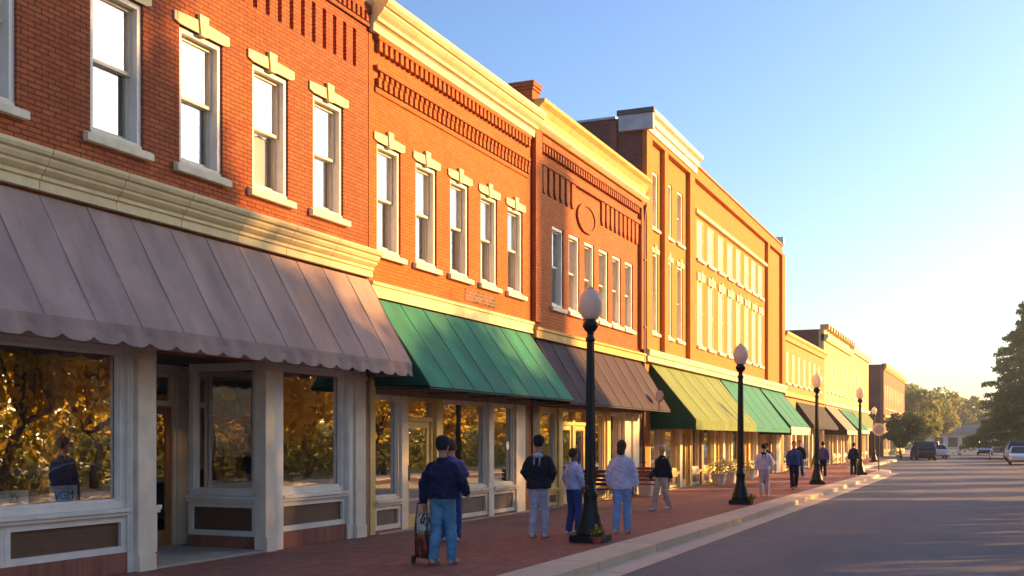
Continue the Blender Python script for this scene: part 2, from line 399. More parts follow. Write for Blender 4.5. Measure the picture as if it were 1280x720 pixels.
BLK = cloth('black_hair', (.018, .014, .012)); BRN = cloth('brown_hair', (.07, .035, .018)); GRY = cloth('grey_hair', (.45, .44, .44))
DEN = paint('blue_denim', (.12, .29, .45), .9, .45, 5, .5)
NAVY = cloth('navy_cloth', (.010, .014, .055)); LAV = cloth('lavender_cotton', (.62, .61, .80)); LGREY = cloth('grey_lavender_cotton', (.50, .47, .58))
PALEB = cloth('pale_blue_cotton', (.46, .56, .90)); DNAVY = cloth('deep_blue_cloth', (.03, .06, .24)); BLKC = cloth('black_cloth', (.013, .013, .022))
BEIGE = cloth('beige_cotton', (.50, .44, .36)); LBLUE = cloth('light_blue_denim', (.26, .42, .70)); PURP = cloth('purple_cloth', (.10, .07, .26))
HOODW = cloth('pale_hood', (.55, .56, .62))

p1 = person(3.42, 13.75, R(4), 1.76, NAVY, DEN, BLK, 'broad person seen from behind in navy jacket and blue jeans, pulling a patterned trolley bag', stride=.11, cap=BLKC, fat=1.2, jacket=.04, hem=.93, shoes=(.5, .4, .3), voxel=.011,
       arms=[((-.28, -.03, 1.13), (-.29, .01, .86)), ((.29, .02, 1.16), (.30, .16, .98))])
person(1.93, 17.0, R(20), 1.72, PURP, DNAVY, BRN, 'person in purple blue top mostly hidden behind the broad person in navy', jacket=.03, arms=[((-.23, -.03, 1.13), (-.24, .05, .88)), ((.25, .06, 1.16), (.22, .22, 1.18))], stride=.1)
person(3.05, 18.25, R(8), 1.79, BLKC, LGREY, BLK, 'person seen from behind in black hooded jacket and pale grey lavender trousers', stride=.07, jacket=.04, fat=1.12, hem=.86, hood=HOODW, cap=BLKC, shoes=(.7, .7, .7),
       arms=[((-.26, -.02, 1.14), (-.17, .14, .98)), ((.26, -.02, 1.14), (.17, .14, .98))])
person(3.38, 19.15, R(-28), 1.57, PALEB, DNAVY, BRN, 'shorter person in pale blue shirt and dark blue trousers beside the nearest lamp', stride=.05, jacket=.03, hem=.93, shoes=(.7, .7, .7), skin=SKIND,
       arms=[((-.27, -.02, 1.16), (-.22, .08, .93)), ((.28, -.05, 1.18), (.19, .06, 1.0))])
person(4.12, 19.75, R(6), 1.72, LAV, LBLUE, BRN, 'person seen from behind in loose lavender shirt and light blue trousers beside the nearest lamp', stride=.10, jacket=.04, hem=.84, longhair=.06, cap=None, shoes=(.7, .6, .55),
       arms=[((-.25, -.02, 1.13), (-.25, .05, .90)), ((.25, -.02, 1.13), (.26, .05, .90))])
person(3.0, 26.5, R(150), 1.60, BLKC, BEIGE, GRY, 'grey haired person in black top and beige trousers walking towards the camera', stride=.20, jacket=.035, shoes=(.7, .65, .6))
person(4.0, 34.6, R(10), 1.62, LAV, LGREY, BLK, 'person in lavender shirt and grey trousers between the second and third lamps', stride=.14, jacket=.04, shoes=(.6, .4, .1), hood=NAVY)
person(4.05, 40.0, R(-160), 1.68, DNAVY, BLKC, BRN, 'person in bright blue jacket and black trousers walking just before the third lamp', stride=.16, jacket=.045, shoes=(.3, .2, .15))
person(2.6, 42.5, R(30), 1.62, BLKC, BLKC, BLK, 'slim person all in black close to the shopfronts, between the lavender and blue clad walkers', stride=.05, voxel=.018)
person(3.3, 53.0, R(5), 1.65, PURP, BLKC, BLK, 'distant person in purple top and black trousers left of the fourth lamp', stride=.1, voxel=.018)
person(2.4, 52.0, R(170), 1.7, BLKC, DNAVY, BRN, 'distant person in black jacket and dark blue trousers near the black awning', stride=.1, voxel=.018)
person(4.35, 56.0, R(0), 1.6, NAVY, BLKC, BLK, 'distant person in navy standing against the fourth lamp', stride=.03, voxel=.018)

# trolley bag held by the navy clad person
tb = local_thing('trolley_bag', (3.10, 13.80, 0), R(4), 'patterned trolley bag, monochrome above and rust red below, pulled by the person in navy', 'bag')
m = MB(); m.tube([(0, 0, .08), (0, 0, .12), (0, 0, .30), (0, 0, .42)], [(.10, .08), (.135, .10), (.14, .105), (.13, .10)], 16)
def pattern(name, a, b, sc):
    mt, nt, bs = new_mat(name); c = mixrgb(nt, a, b, ramp(nt, noise(nt, sc, 3, stretch=(1, 1, .45)), .49, .53)); nt.links.new(c, bs.inputs['Base Color']); bs.inputs['Roughness'].default_value = .8; MATS[name] = mt; return mt
m.build('lower_bag', pattern('rust_pattern', (.34, .07, .03), (.10, .02, .015), 14), tb, smooth=True)
m = MB(); m.tube([(0, 0, .421), (0, 0, .50), (0, 0, .66), (0, -.01, .72)], [(.132, .102), (.145, .11), (.13, .095), (.09, .05)], 16)
m.build('upper_bag', pattern('monochrome_pattern', (.55, .48, .4), (.04, .03, .03), 16), tb, smooth=True)
m = MB()
for s in (-1, 1): m.tube([(.09*s, -.09, .06), (.09*s, -.10, .6), (.07*s, -.06, .86)], [.009]*3, 6)
m.tube([(-.075, -.06, .86), (.075, -.06, .86)], [.014, .014], 8, ref=(0, 1, 0)); m.build('handle', STEEL, tb)
for s in (-1, 1):
    m = MB(); m.lathe((0, 0, 0), [(.06, -.014), (.06, .014)], 18); m.v = [Vector((v.z+.135*s, v.x-.06, v.y+.061)) for v in m.v]; m.build('wheel', STEEL, tb)

# ------------------------------------------------------------------ ground
def path_strip(path, inner, z0, z1, name, m):
    """strip between kerb path and path moved inward by `inner`"""
    mb = MB(); n = len(path)
    ins = []
    for i, p in enumerate(path):
        a = Vector(path[max(i-1, 0)]); b = Vector(path[min(i+1, n-1)]); t = (b-a).normalized(); ins.append(Vector(p)+Vector((-t.y, t.x))*inner)
    for i in range(n-1):
        A, B, Cc, D = path[i], path[i+1], ins[i+1], ins[i]
        k = len(mb.v)
        for z in (z0, z1):
            for q in (A, B, Cc, D): mb.v.append(Vector((q[0], q[1], z)))
        mb.f += [(k+4, k+5, k+6, k+7), (k, k+1, k+5, k+4), (k+2, k+3, k+7, k+6)]
    o = mb.build(name, m); return structure(o), ins

def kerb_path():
    p = [(5.3, -30)]+[(5.3, y) for y in np.arange(-27.0, 66.1, 3.0)]
    for t in np.linspace(0, 1, 9)[1:]:
        p.append((5.3-2.4*(.5-.5*math.cos(math.pi*t)), 66+6*t))
    p += [(2.9, y) for y in np.arange(75, 103.1, 4)]
    for t in np.linspace(0, math.pi/2, 7)[1:]:
        p.append((2.9-3.0*(1-math.cos(t)), 103+5.5*math.sin(t)))
    p += [(-12, 108.52), (-60, 108.55)]
    return p

# asphalt
def asphalt():
    m, nt, b = new_mat('asphalt')
    n1 = noise(nt, .22, 5, stretch=(1.6, .35, 1)); n2 = noise(nt, 60, 4); n3 = noise(nt, 1.2, 6)
    c = mixrgb(nt, (.085, .079, .080), (.145, .135, .132), ramp(nt, n1, .3, .7))
    c = mixrgb(nt, c, (.062, .058, .060), ramp(nt, n3, .55, .75, 0, .6))
    c = mixrgb(nt, c, (.17, .165, .165), ramp(nt, n2, .55, .8, 0, .7))
    vo = nt.nodes.new('ShaderNodeTexVoronoi'); vo.feature = 'DISTANCE_TO_EDGE'; vo.inputs['Scale'].default_value = .35
    tc = nt.nodes.new('ShaderNodeTexCoord'); nm = nd(nt, 'ShaderNodeTexNoise', Scale=1.1, Detail=5)
    nt.links.new(tc.outputs['Object'], nm.inputs['Vector'])
    va = nd(nt, 'ShaderNodeVectorMath', operation='MULTIPLY_ADD'); nt.links.new(nm.outputs[1], va.inputs[0]); va.inputs[1].default_value = (1.2, 1.2, 0); nt.links.new(tc.outputs['Object'], va.inputs[2])
    nt.links.new(va.outputs[0], vo.inputs['Vector'])
    c = mixrgb(nt, (.02, .02, .022), c, ramp(nt, vo.outputs[0], .003, .010, .72, 1))
    nt.links.new(c, b.inputs['Base Color']); b.inputs['Roughness'].default_value = .72
    b.inputs['Specular IOR Level'].default_value = .5
    bump(nt, b, n2, .5, .01); return m
ASPH = asphalt()
PAVER = brick('brick_pavers', (.36, .135, .09), (.25, .09, .062), (.16, .09, .065), bw=.21, bh=.105, ms=.007, stain=.5, rough=.72, horizontal=True)
CONC = brick('kerb_concrete', (.68, .54, .38), (.60, .48, .34), (.16, .12, .09), bw=3.0, bh=30, ms=.012, stain=.25, horizontal=True, offs=0)
CONC2 = paint('sidewalk_concrete', (.40, .35, .28), .85, .25, 2, .4)
DIRT = paint('dry_ground', (.14, .12, .07), .95, .35, .3, .5)
GRASS = paint('verge_grass', (.06, .085, .025), .95, .4, 1.5, .8)

def sheet(name, x0, x1, y0, y1, z, m):
    return structure(MB().quad((x0, y0, z), (x1, y0, z), (x1, y1, z), (x0, y1, z)).build(name, m))
sheet('ground', -900, 900, -300, 1600, -.162, DIRT)
sheet('road', -1, 13.6, -60, 262, -.15, ASPH)
sheet('cross_street', -120, -1.0, 108, 124, -.1505, ASPH)
kp = kerb_path()
_, ins = path_strip(kp, .68, -.2, 0, 'kerb', CONC)
mb = MB()      # brick sidewalk up to the kerb strip
for i in range(len(kp)-1):
    a, b = ins[i], ins[i+1]
    if a.y > 107.5 and b.x < 1: break
    mb.quad((-3.0, a.y, -.004), (a.x+.02, a.y, -.004), (b.x+.02, b.y, -.004), (-3.0, b.y, -.004))
structure(mb.build('sidewalk', PAVER))
# second block
mb = MB(); mb.box(124.2, 200, -16, 2.9, -.2, 0); structure(mb.build('sidewalk', CONC2))
mb = MB(); mb.box(124.0, 200, 2.9, 3.4, -.2, .003); structure(mb.build('kerb', CONC))
# far side
mb = MB(); mb.box(-60, 262, 13.6, 14.1, -.2, .0); structure(mb.build('kerb', CONC))
mb = MB(); mb.box(-60, 262, 14.1, 16.6, -.2, -.002); structure(mb.build('sidewalk', CONC2))
mb = MB(); mb.box(-60, 262, 16.6, 60, -.2, -.01); structure(mb.build('verge', GRASS))
mb = MB(); mb.prof(-60, 66, [(5.3, -.149), (5.3, -.13), (5.72, -.146), (5.72, -.149)]); structure(mb.build('gutter', CONC))

# ------------------------------------------------------------------ facade helpers
FR = dict(O=(0, 0, 0), U=(0, 1, 0), N=(1, 0, 0))
def wall_grid(mb, u0, u1, z0, z1, holes, n1=0.0, n0=-.35):
    us = sorted({u0, u1, *[h[0] for h in holes], *[h[1] for h in holes]}); us = [u for u in us if u0 <= u <= u1]
    zs = sorted({z0, z1, *[h[2] for h in holes], *[h[3] for h in holes]}); zs = [z for z in zs if z0 <= z <= z1]
    nu, nz = len(us)-1, len(zs)-1
    solid = [[True]*nz for _ in range(nu)]
    for i in range(nu):
        for j in range(nz):
            cu, cz = (us[i]+us[i+1])/2, (zs[j]+zs[j+1])/2
            for h in holes:
                if h[0] < cu < h[1] and h[2] < cz < h[3]: solid[i][j] = False; break
    vid = {}
    def V(i, j, n):
        k = (i, j, n)
        if k not in vid: vid[k] = len(mb.v); mb.v.append(mb.P(us[i], n, zs[j]))
        return vid[k]
    S = lambda i, j: 0 <= i < nu and 0 <= j < nz and solid[i][j]
    for i in range(nu):
        for j in range(nz):
            if not solid[i][j]: continue
            mb.f.append((V(i, j, n1), V(i+1, j, n1), V(i+1, j+1, n1), V(i, j+1, n1)))
            mb.f.append((V(i, j, n0), V(i, j+1, n0), V(i+1, j+1, n0), V(i+1, j, n0)))
            if not S(i-1, j): mb.f.append((V(i, j, n0), V(i, j, n1), V(i, j+1, n1), V(i, j+1, n0)))
            if not S(i+1, j): mb.f.append((V(i+1, j, n0), V(i+1, j+1, n0), V(i+1, j+1, n1), V(i+1, j, n1)))
            if not S(i, j-1): mb.f.append((V(i, j, n0), V(i+1, j, n0), V(i+1, j, n1), V(i, j, n1)))
            if not S(i, j+1): mb.f.append((V(i, j+1, n0), V(i, j+1, n1), V(i+1, j+1, n1), V(i+1, j+1, n0)))

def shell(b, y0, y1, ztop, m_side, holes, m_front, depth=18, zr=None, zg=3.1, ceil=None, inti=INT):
    """front wall with openings, side and back walls, roof, shop room"""
    zr = zr or ztop-.7
    mb = MB(**FR); wall_grid(mb, y0, y1, 0, ztop, holes); mb.build('wall', m_front, b)
    mb = MB(**FR)
    mb.box(y0, y0+.3, -depth, -.352, -.1, ztop-.01); mb.box(y1-.3, y1, -depth, -.352, -.1, ztop-.01); mb.box(y0+.3, y1-.3, -depth, -depth+.3, -.1, ztop-.01)
    mb.build('wall', m_side, b)
    MB(**FR).box(y0+.3, y1-.3, -depth+.3, -.352, zr-.15, zr).build('roof', ROOFM, b)
    c = ceil or zg+.3
    mb = MB(**FR)
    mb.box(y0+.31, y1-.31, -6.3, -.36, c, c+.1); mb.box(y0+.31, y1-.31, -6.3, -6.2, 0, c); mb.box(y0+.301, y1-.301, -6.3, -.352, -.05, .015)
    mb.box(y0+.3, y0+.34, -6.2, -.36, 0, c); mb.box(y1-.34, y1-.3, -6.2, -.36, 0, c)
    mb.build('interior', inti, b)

def sash_window(b, uc, w, z0, z1, lintel=True, blind=.8, stone=STONE, sillstone=STONEW, liner=GREYW, blindm=BLIND, lo_blind=True, sill=True, deep=.26, low=None):
    """double-hung window set in the wall; part window > sash, pane, blind, sill, lintel"""
    u0, u1 = uc-w/2, uc+w/2
    g = .006
    f = MB(**FR).frame(u0+g, u1-g, -deep-.03, -.035, z0+g, z1-g, .075).build('window', liner, b)
    a0, a1 = u0+.083, u1-.083; zb, zt = z0+.085, z1-.083; zm = (zb+zt)/2+.02
    MB(**FR).frame(a0, a1, -.17, -.125, zm-.02, zt, .045).build('sash', SASH, f)
    MB(**FR).frame(a0, a1, -.222, -.178, zb, zm+.022, .045, .075).build('sash', SASH, f)
    p = MB(**FR); x = -.15
    p.quad(p.P(a0+.04, x, zm), p.P(a1-.04, x, zm), p.P(a1-.04, x, zt-.04), p.P(a0+.04, x, zt-.04)); x = -.2
    p.quad(p.P(a0+.04, x, zb+.07), p.P(a1-.04, x, zb+.07), p.P(a1-.04, x, zm), p.P(a0+.04, x, zm))
    p.build('pane', GL_UP, f)
    bl = MB(**FR)
    wd = a1-a0
    bl.box(a0+.01, a1-.01-wd*.04, -.262, -.25, zm, zt)
    if lo_blind: bl.box(a0+.01, a0+wd*blind, -.275, -.263, (low if low else zb+.03), zm+.01)
    bl.build('blind', blindm, f)
    if sill:
        s = MB(**FR); s.prof(u0-.12, u1+.12, [(-.2, z0-.12), (.085, z0-.12), (.085, z0-.03), (.02, z0+.004), (-.2, z0+.004)])
        s.box(u0+.02, u1-.02, -.12, -.01, z0+.004, z0+.05); s.build('sill', sillstone, f)
    if lintel:
        l = MB(**FR); h = .18; zl = z1+.0
        l.poly([(u0-.13, zl+.03), (u0-.02, zl), (uc-.07, zl), (uc-.1, zl+h), (u0-.13, zl+h-.02)], -.1, .03)
        l.poly([(u1+.13, zl+.03), (u1+.13, zl+h-.02), (uc+.1, zl+h), (uc+.07, zl), (u1+.02, zl)], -.1, .03)
        l.poly([(uc-.066, zl-.03), (uc+.066, zl-.03), (uc+.105, zl+h+.09), (uc-.105, zl+h+.09)], -.1, .055)
        l.build('lintel', stone, f)
    return f

def flat_window(b, uc, w, z0, z1, lintel=False, m=None):
    """tall window with near-flush pale boards standing in for sunlit, reflecting glass"""
    u0, u1 = uc-w/2, uc+w/2; g = .006
    f = MB(**FR).frame(u0+g, u1-g, -.14, -.012, z0+g, z1-g, .07).build('window', STONE, b)
    q = MB(**FR); zm = (z0+z1)/2
    q.box(u0+.077, u1-.077, -.09, -.045, z0+.077, z1-.077); q.box(u0+.077, u1-.077, -.044, -.02, zm-.03, zm+.03); q.box(uc-.02, uc+.02, -.044, -.028, z0+.08, zm-.031); q.build('bright_pane_board', m or SUNPANE, f)
    s = MB(**FR); s.prof(u0-.1, u1+.1, [(-.1, z0-.13), (.09, z0-.13), (.09, z0-.02), (-.1, z0+.004)]); s.build('sill', STONEW, f)
    if lintel:
        l = MB(**FR); l.box(u0-.1, uc-.1, -.1, .05, z1+.0, z1+.3); l.box(uc+.1, u1+.1, -.1, .05, z1+.0, z1+.3); l.box(uc-.095, uc+.095, -.1, .08, z1-.04, z1+.38); l.build('lintel', STONE, f)
    return f

def shop_window(b, O, U, N, u0, u1, z0, z1, wood=CREAM, panel=BPANEL, zs=.86, base=BASE, fr=.09, zbase=.27, ndiv=1, sticker=False):
    """display window above a panelled bulkhead"""
    K = dict(O=O, U=U, N=N)
    f = MB(**K).frame(u0, u1, -.16, -.02, zs, z1, fr).build('display_window', wood, b)
    p = MB(**K); p.quad(p.P(u0+fr-.01, -.1, zs+fr-.01), p.P(u1-fr+.01, -.1, zs+fr-.01), p.P(u1-fr+.01, -.1, z1-fr+.01), p.P(u0+fr-.01, -.1, z1-fr+.01)); p.build('pane', GL_ST, f)
    st = MB(**K); st.frame(u0+fr, u1-fr, -.09, -.055, zs+fr, z1-fr, .03); st.build('glazing_bead', GREYW, f)
    s = MB(**K); s.prof(u0-.01, u1+.01, [(-.16, zs-.1), (.05, zs-.1), (.05, zs-.06), (.085, zs-.05), (.085, zs-.002), (-.16, zs-.002)]); s.build('sill', wood, f)
    bk = MB(**K)
    z0b = z0+zbase; zt = zs-.1
    bk.box(u0, u1, -.16, -.06, z0b, zt)
    for i in range(ndiv):
        a = u0+(u1-u0)*i/ndiv; c = u0+(u1-u0)*(i+1)/ndiv
        bk.frame(a+.002, c-.002, -.06, -.0, z0b+.001, zt-.001, .085)
    q = bk.build('bulkhead', wood, b)
    pn = MB(**K)
    for i in range(ndiv):
        a = u0+(u1-u0)*i/ndiv; c = u0+(u1-u0)*(i+1)/ndiv
        pn.box(a+.09, c-.09, -.058, -.045, z0b+.088, zt-.088)
    pn.build('panel', panel, q)
    if zbase > .05:
        MB(**K).box(u0-.01, u1+.01, -.15, .02, z0, z0b-.002).build('base_course', base, b)
    return f

def shop_door(b, O, U, N, u0, u1, z1, ztr, wood=DWOOD, frame=CREAM, fr=.08, n=-.04, panelh=.25):
    K = dict(O=O, U=U, N=N)
    fm = MB(**K); fm.box(u0, u0+fr, n-.1, n, .0, ztr); fm.box(u1-fr, u1, n-.1, n, .0, ztr); fm.box(u0+fr, u1-fr, n-.1, n, z1, z1+.09); fm.box(u0+fr, u1-fr, n-.1, n, ztr-.08, ztr)
    q = fm.build('door_frame', frame, b)
    p = MB(**K); p.quad(p.P(u0+fr, n-.06, z1+.09), p.P(u1-fr, n-.06, z1+.09), p.P(u1-fr, n-.06, ztr-.08), p.P(u0+fr, n-.06, ztr-.08)); p.build('transom_pane', GL_ST, q)
    a, c = u0+fr+.01, u1-fr-.01
    d = MB(**K).frame(a, c, n-.085, n-.04, .02, z1-.01, .12, panelh).build('door', wood, b)
    p = MB(**K); p.quad(p.P(a+.11, n-.06, panelh), p.P(c-.11, n-.06, panelh), p.P(c-.11, n-.06, z1-.12), p.P(a+.11, n-.06, z1-.12)); p.build('pane', GL_ST, d)
    h = MB(**K); h.box(a+.03, a+.06, n-.04, n+.02, .95, 1.25); h.build('handle', STEEL, d)
    MB(**K).box(u0, u1, n-.1, n+.1, 0, .018).build('threshold', CONC2, b)

def awning(b, y0, y1, zt, zb, P, m, valance=0, scallop=.48, ribs=.75, name='awning', vm=None, label=None, sides=True, sidem=None, ribm=None, sag=.02, z_t=None):
    """canvas on a frame; slopes from the wall to a front bar"""
    nu = max(8, int((y1-y0)/ribs)*6); nv = 8
    mb = MB(**FR)
    top = []
    for i in range(nu+1):
        u = y0+(y1-y0)*i/nu; row = []
        ph = (u-y0)/ribs; dip = -sag*math.sin(math.pi*(ph % 1))
        for j in range(nv+1):
            t = j/nv
            d = dip*math.sin(math.pi*min(1, t*1.1))+.006*math.sin(u*5.1+t*7)*math.sin(math.pi*t)
            n = .03+P*t+d*.7; z = zt+(zb-zt)*t+d*.5
            row.append(len(mb.v)); mb.v.append(mb.P(u, n, z))
        for j in range(nv+1):
            t = j/nv
            d = dip*math.sin(math.pi*min(1, t*1.1)); n = .03+P*t+d*.7-.018; z = zt+(zb-zt)*t+d*.5-.014
            row.append(len(mb.v)); mb.v.append(mb.P(u, n, z))
        top.append(row)
    for i in range(nu):
        for j in range(nv):
            mb.f.append((top[i][j], top[i+1][j], top[i+1][j+1], top[i][j+1]))
            mb.f.append((top[i][j+nv+1], top[i][j+nv+2], top[i+1][j+nv+2], top[i+1][j+nv+1]))
        mb.f.append((top[i][0], top[i][nv+1], top[i+1][nv+1], top[i+1][0])); mb.f.append((top[i][nv], top[i+1][nv], top[i+1][2*nv+1], top[i][2*nv+1]))
    for i in (0, nu):
        for j in range(nv): mb.f.append((top[i][j], top[i][j+1], top[i][j+nv+2], top[i][j+nv+1]))
    # seams
    k = int(round((y1-y0)/ribs))
    L = math.hypot(P, zt-zb); nx, nz = (zt-zb)/L, P/L
    for i in range(k+1):
        u = y0+ribs*i
        if u > y1+.01: break
        u = min(max(u, y0+.012), y1-.012)
        h = .012
        mb.tube([mb.P(u, .03+nx*h*.3, zt+nz*h*.3), mb.P(u, .03+P+nx*h*.3, zb+nz*h*.3)], [.006, .006], 6, ref=(0, 1, 0))
    a = mb.build(name, m, b, smooth=False, label=label)
    if sides:
        zz = zb-(valance if valance else 0)
        for u in (y0+.004, y1-.004):
            q = MB(**FR); q.poly([(u-.004, 0), (u+.004, 0)], 0, 0) if False else None
            pr = [(.02, zt-.01), (P, zb-.01), (P, zz+.02), (.02, zz+.02)]
            q.prof(u-.004, u+.004, pr); q.build('side_curtain', sidem or m, a)
    if valance:
        v = MB(**FR); nn = int((y1-y0)/.04)
        pts = []
        for i in range(nn+1):
            u = y0+(y1-y0)*i/nn; ph = ((u-y0)/scallop) % 1
            lo = zb-valance+(.07*(abs(2*ph-1)**3) if scallop < 2 else 0); n = .03+P+.012*math.sin(u*2*math.pi/scallop)+.006*math.sin(u*17)
            pts.append((u, n, lo))
        for i in range(nn):
            (u, n, l), (u2, n2, l2) = pts[i], pts[i+1]
            q = len(v.v)
            for (uu, n_, ll) in ((u, n, l), (u2, n2, l2)):
                for dn in (0, -.008):
                    v.v.append(v.P(uu, .03+P+dn, zb+.004)); v.v.append(v.P(uu, n_+dn, (zb+ll)/2)); v.v.append(v.P(uu, n_+.012+dn, ll))
            for s_ in (0, 3):
                v.f.append((q+s_, q+6+s_, q+7+s_, q+1+s_)); v.f.append((q+1+s_, q+7+s_, q+8+s_, q+2+s_))
            v.f.append((q+2, q+8, q+11, q+5))
        v.build('valance', vm or m, a)
    fr = MB(**FR); fr.tube([fr.P(y0+.02, P-.01, zb-.03), fr.P(y1-.02, P-.01, zb-.03)], [.016, .016], 8, ref=(1, 0, 0))
    for i in range(int((y1-y0)/2)+1):
        u = min(y0+.05+2*i, y1-.05); fr.tube([fr.P(u, 0, zb-.03), fr.P(u, P-.02, zb-.03)], [.012, .012], 6, ref=(0, 1, 0))
    fr.build('frame', STEEL, a)
    return a

def cornice(b, y0, y1, pr, m, name='cornice', label=None):
    return MB(**FR).prof(y0, y1, pr).build(name, m, b, label=label)

# ------------------------------------------------------------------ first building: red brick, mauve awning
Y0, Y1 = 5.0, 17.44
b1 = thing('brick_building', (0, 11, 0), 'red brick shop building nearest the camera, with the long mauve awning and white panelled shopfront', 'building', 'shop buildings along the street')
wc = [9.03, 11.13, 12.8, 14.47, 16.13]
holes = [(c-.475, c+.475, 5.64, 7.6) for c in wc]
slots = [16.97-.323*k for k in range(26)]
holes += [(s-.055, s+.055, 8.46, 9.14) for s in slots]
# shopfront openings: display front, recess, display front
holes += [(6.0, 11.4, 0, 2.98), (11.72, 14.45, 0, 2.98), (14.72, 16.70, 0, 2.98)]
shell(b1, Y0, Y1, 9.75, BR1, holes, BR1, zr=9.2, zg=2.98)
for i, c in enumerate(wc): sash_window(b1, c, .95, 5.64, 7.6, blind=(.9, .86, .9, .82, .88)[i])
mb = MB(**FR); mb.box(slots[-1]-.2, slots[0]+.2, -.30, -.10, 8.40, 9.2); mb.build('slot_backing', BR1, b1)
mb = MB(**FR)
for k in range(66): mb.box(7.2+.155*k, 7.2+.155*k+.08, -.01, .07, 9.38, 9.55)
mb.box(Y0, Y1, -.01, .045, 9.30, 9.378); mb.box(Y0, Y1, -.01, .075, 9.552, 9.7)
mb.build('corbel_band', BR1, b1)
cornice(b1, Y0, Y1-.004, [(-.2, 9.70), (.08, 9.70), (.12, 9.80), (.20, 9.84), (.30, 10.0), (.38, 10.05), (.38, 10.2), (-.2, 10.25)], STONE)
cornice(b1, Y0, Y1, [(-.02, 4.72), (.10, 4.72), (.10, 4.83), (.13, 4.845), (.13, 4.89), (.16, 4.91), (.20, 4.95), (.20, 4.985), (.23, 5.0), (.26, 5.05), (.26, 5.08), (.30, 5.10), (.32, 5.14), (.32, 5.18), (.02, 5.235), (-.02, 5.235)], STONE, 'belt_cornice')
awning(b1, Y0+1, 17.41, 4.68, 3.13, .90, CAN1, valance=.25, scallop=.47, ribs=.76, label='faded mauve canvas awning with a scalloped edge', sag=.055)
F_ = ((0, 0, 0), (0, 1, 0), (1, 0, 0))
# wooden shopfront
mb = MB(**FR); mb.box(6.0, 16.72, -.2, .045, 2.985, 3.16); mb.box(6.0, 16.72, -.2, .075, 3.165, 3.21); mb.build('fascia_beam', CREAM, b1)
shop_window(b1, *F_, 7.38, 11.28, 0, 2.98, wood=GREYW, ndiv=2)
MB(**FR).box(6.0, 7.375, -.2, .02, 0, 2.98).build('pilaster', GREYW, b1)
for a, c, n in ((11.285, 11.395, .03), (11.40, 11.72, .10), (14.20, 14.45, .10), (14.455, 14.72, .06), (16.67, 16.86, .05), (16.865, 17.2, .10)):
    mb = MB(**FR); mb.box(a, c, -.115 if a == 14.20 else -.2, n, .0, 2.98 if n < .1 else 3.0)
    if n >= .1: mb.box(a-.0, c+.0, n, n+.025, .0, .22); mb.box(a, c, n, n+.03, 2.82, 2.9)
    else: mb.box(a+.03, c-.03, n, n+.015, .25, 2.8)
    mb.build('pilaster', CREAM if n >= .1 else GREYW, b1)
MB(**FR).box(17.205, 17.43, -.2, .03, 0, 3.0).build('pilaster', BROWNBEAM, b1)
shop_window(b1, *F_, 14.725, 16.665, 0, 2.98, wood=GREYW)
# recess: side wall faces the camera, door at the back
shop_window(b1, (-.12, 14.27, 0), (-1, 0, 0), (0, -1, 0), .01, 1.35, 0, 2.98, wood=GREYW, zbase=.22)
shop_door(b1, (-1.86, 0, 0), (0, 1, 0), (1, 0, 0), 13.46, 14.50, 2.30, 2.86, wood=paint('door_wood', (.34, .14, .045), .4, .35, 5, .2, stretch=(6, 6, .6)), frame=CREAM)
shop_window(b1, (-1.86, 0, 0), (0, 1, 0), (1, 0, 0), 11.92, 13.45, .018, 2.98, wood=GREYW, zbase=.22)
mb = MB(**FR); mb.box(11.74, 11.90, -1.96, -1.88, .015, 2.98); mb.build('panelling', GREYW, b1); mb = MB(**FR); mb.box(14.505, 14.95, -1.96, -1.88, .015, 2.98); mb.box(13.455, 14.50, -1.96, -1.88, 2.865, 2.98); mb.build('panelling', GREYW, b1)
shop_window(b1, (0, 11.89, 0), (-1, 0, 0), (0, 1, 0), .01, 1.84, 0, 2.98, wood=GREYW, zbase=.22)
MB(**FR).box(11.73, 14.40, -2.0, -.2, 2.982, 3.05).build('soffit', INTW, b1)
MB(**FR).box(11.72, 14.42, -1.87, .06, -.05, .03).build('doorstep', CONC2, b1)
# window display
mb = MB(**FR); mb.box(6.1, 11.35, -1.25, -.17, .70, .93); mb.build('display_shelf', INTW, b1)

dc = thing('reflected_dome', (-.75, 10.75, .93), 'dark rounded dome with a blue grey top, standing in for a car reflected in the largest shop window', 'reflection')  # solid dome stands in for the reflection of a car roof
mb = MB(O=(0, 0, 0), U=(0, 1, 0), N=(1, 0, 0))
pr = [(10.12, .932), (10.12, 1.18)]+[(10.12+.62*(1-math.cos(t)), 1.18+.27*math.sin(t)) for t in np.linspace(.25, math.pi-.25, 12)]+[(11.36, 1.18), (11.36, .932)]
mb.poly(pr, -.95, -.30); mb.build('dome_body', paint('dome_brown', (.13, .07, .05), .35, .3, 4), dc)
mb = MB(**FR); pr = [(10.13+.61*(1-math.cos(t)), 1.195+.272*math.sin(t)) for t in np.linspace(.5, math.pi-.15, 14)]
mb.poly(pr+[(u, z-.02) for u, z in reversed(pr)], -.96, -.28); mb.build('dome_top', paint('dome_top', (.55, .60, .72), .2, .2, 4), dc)

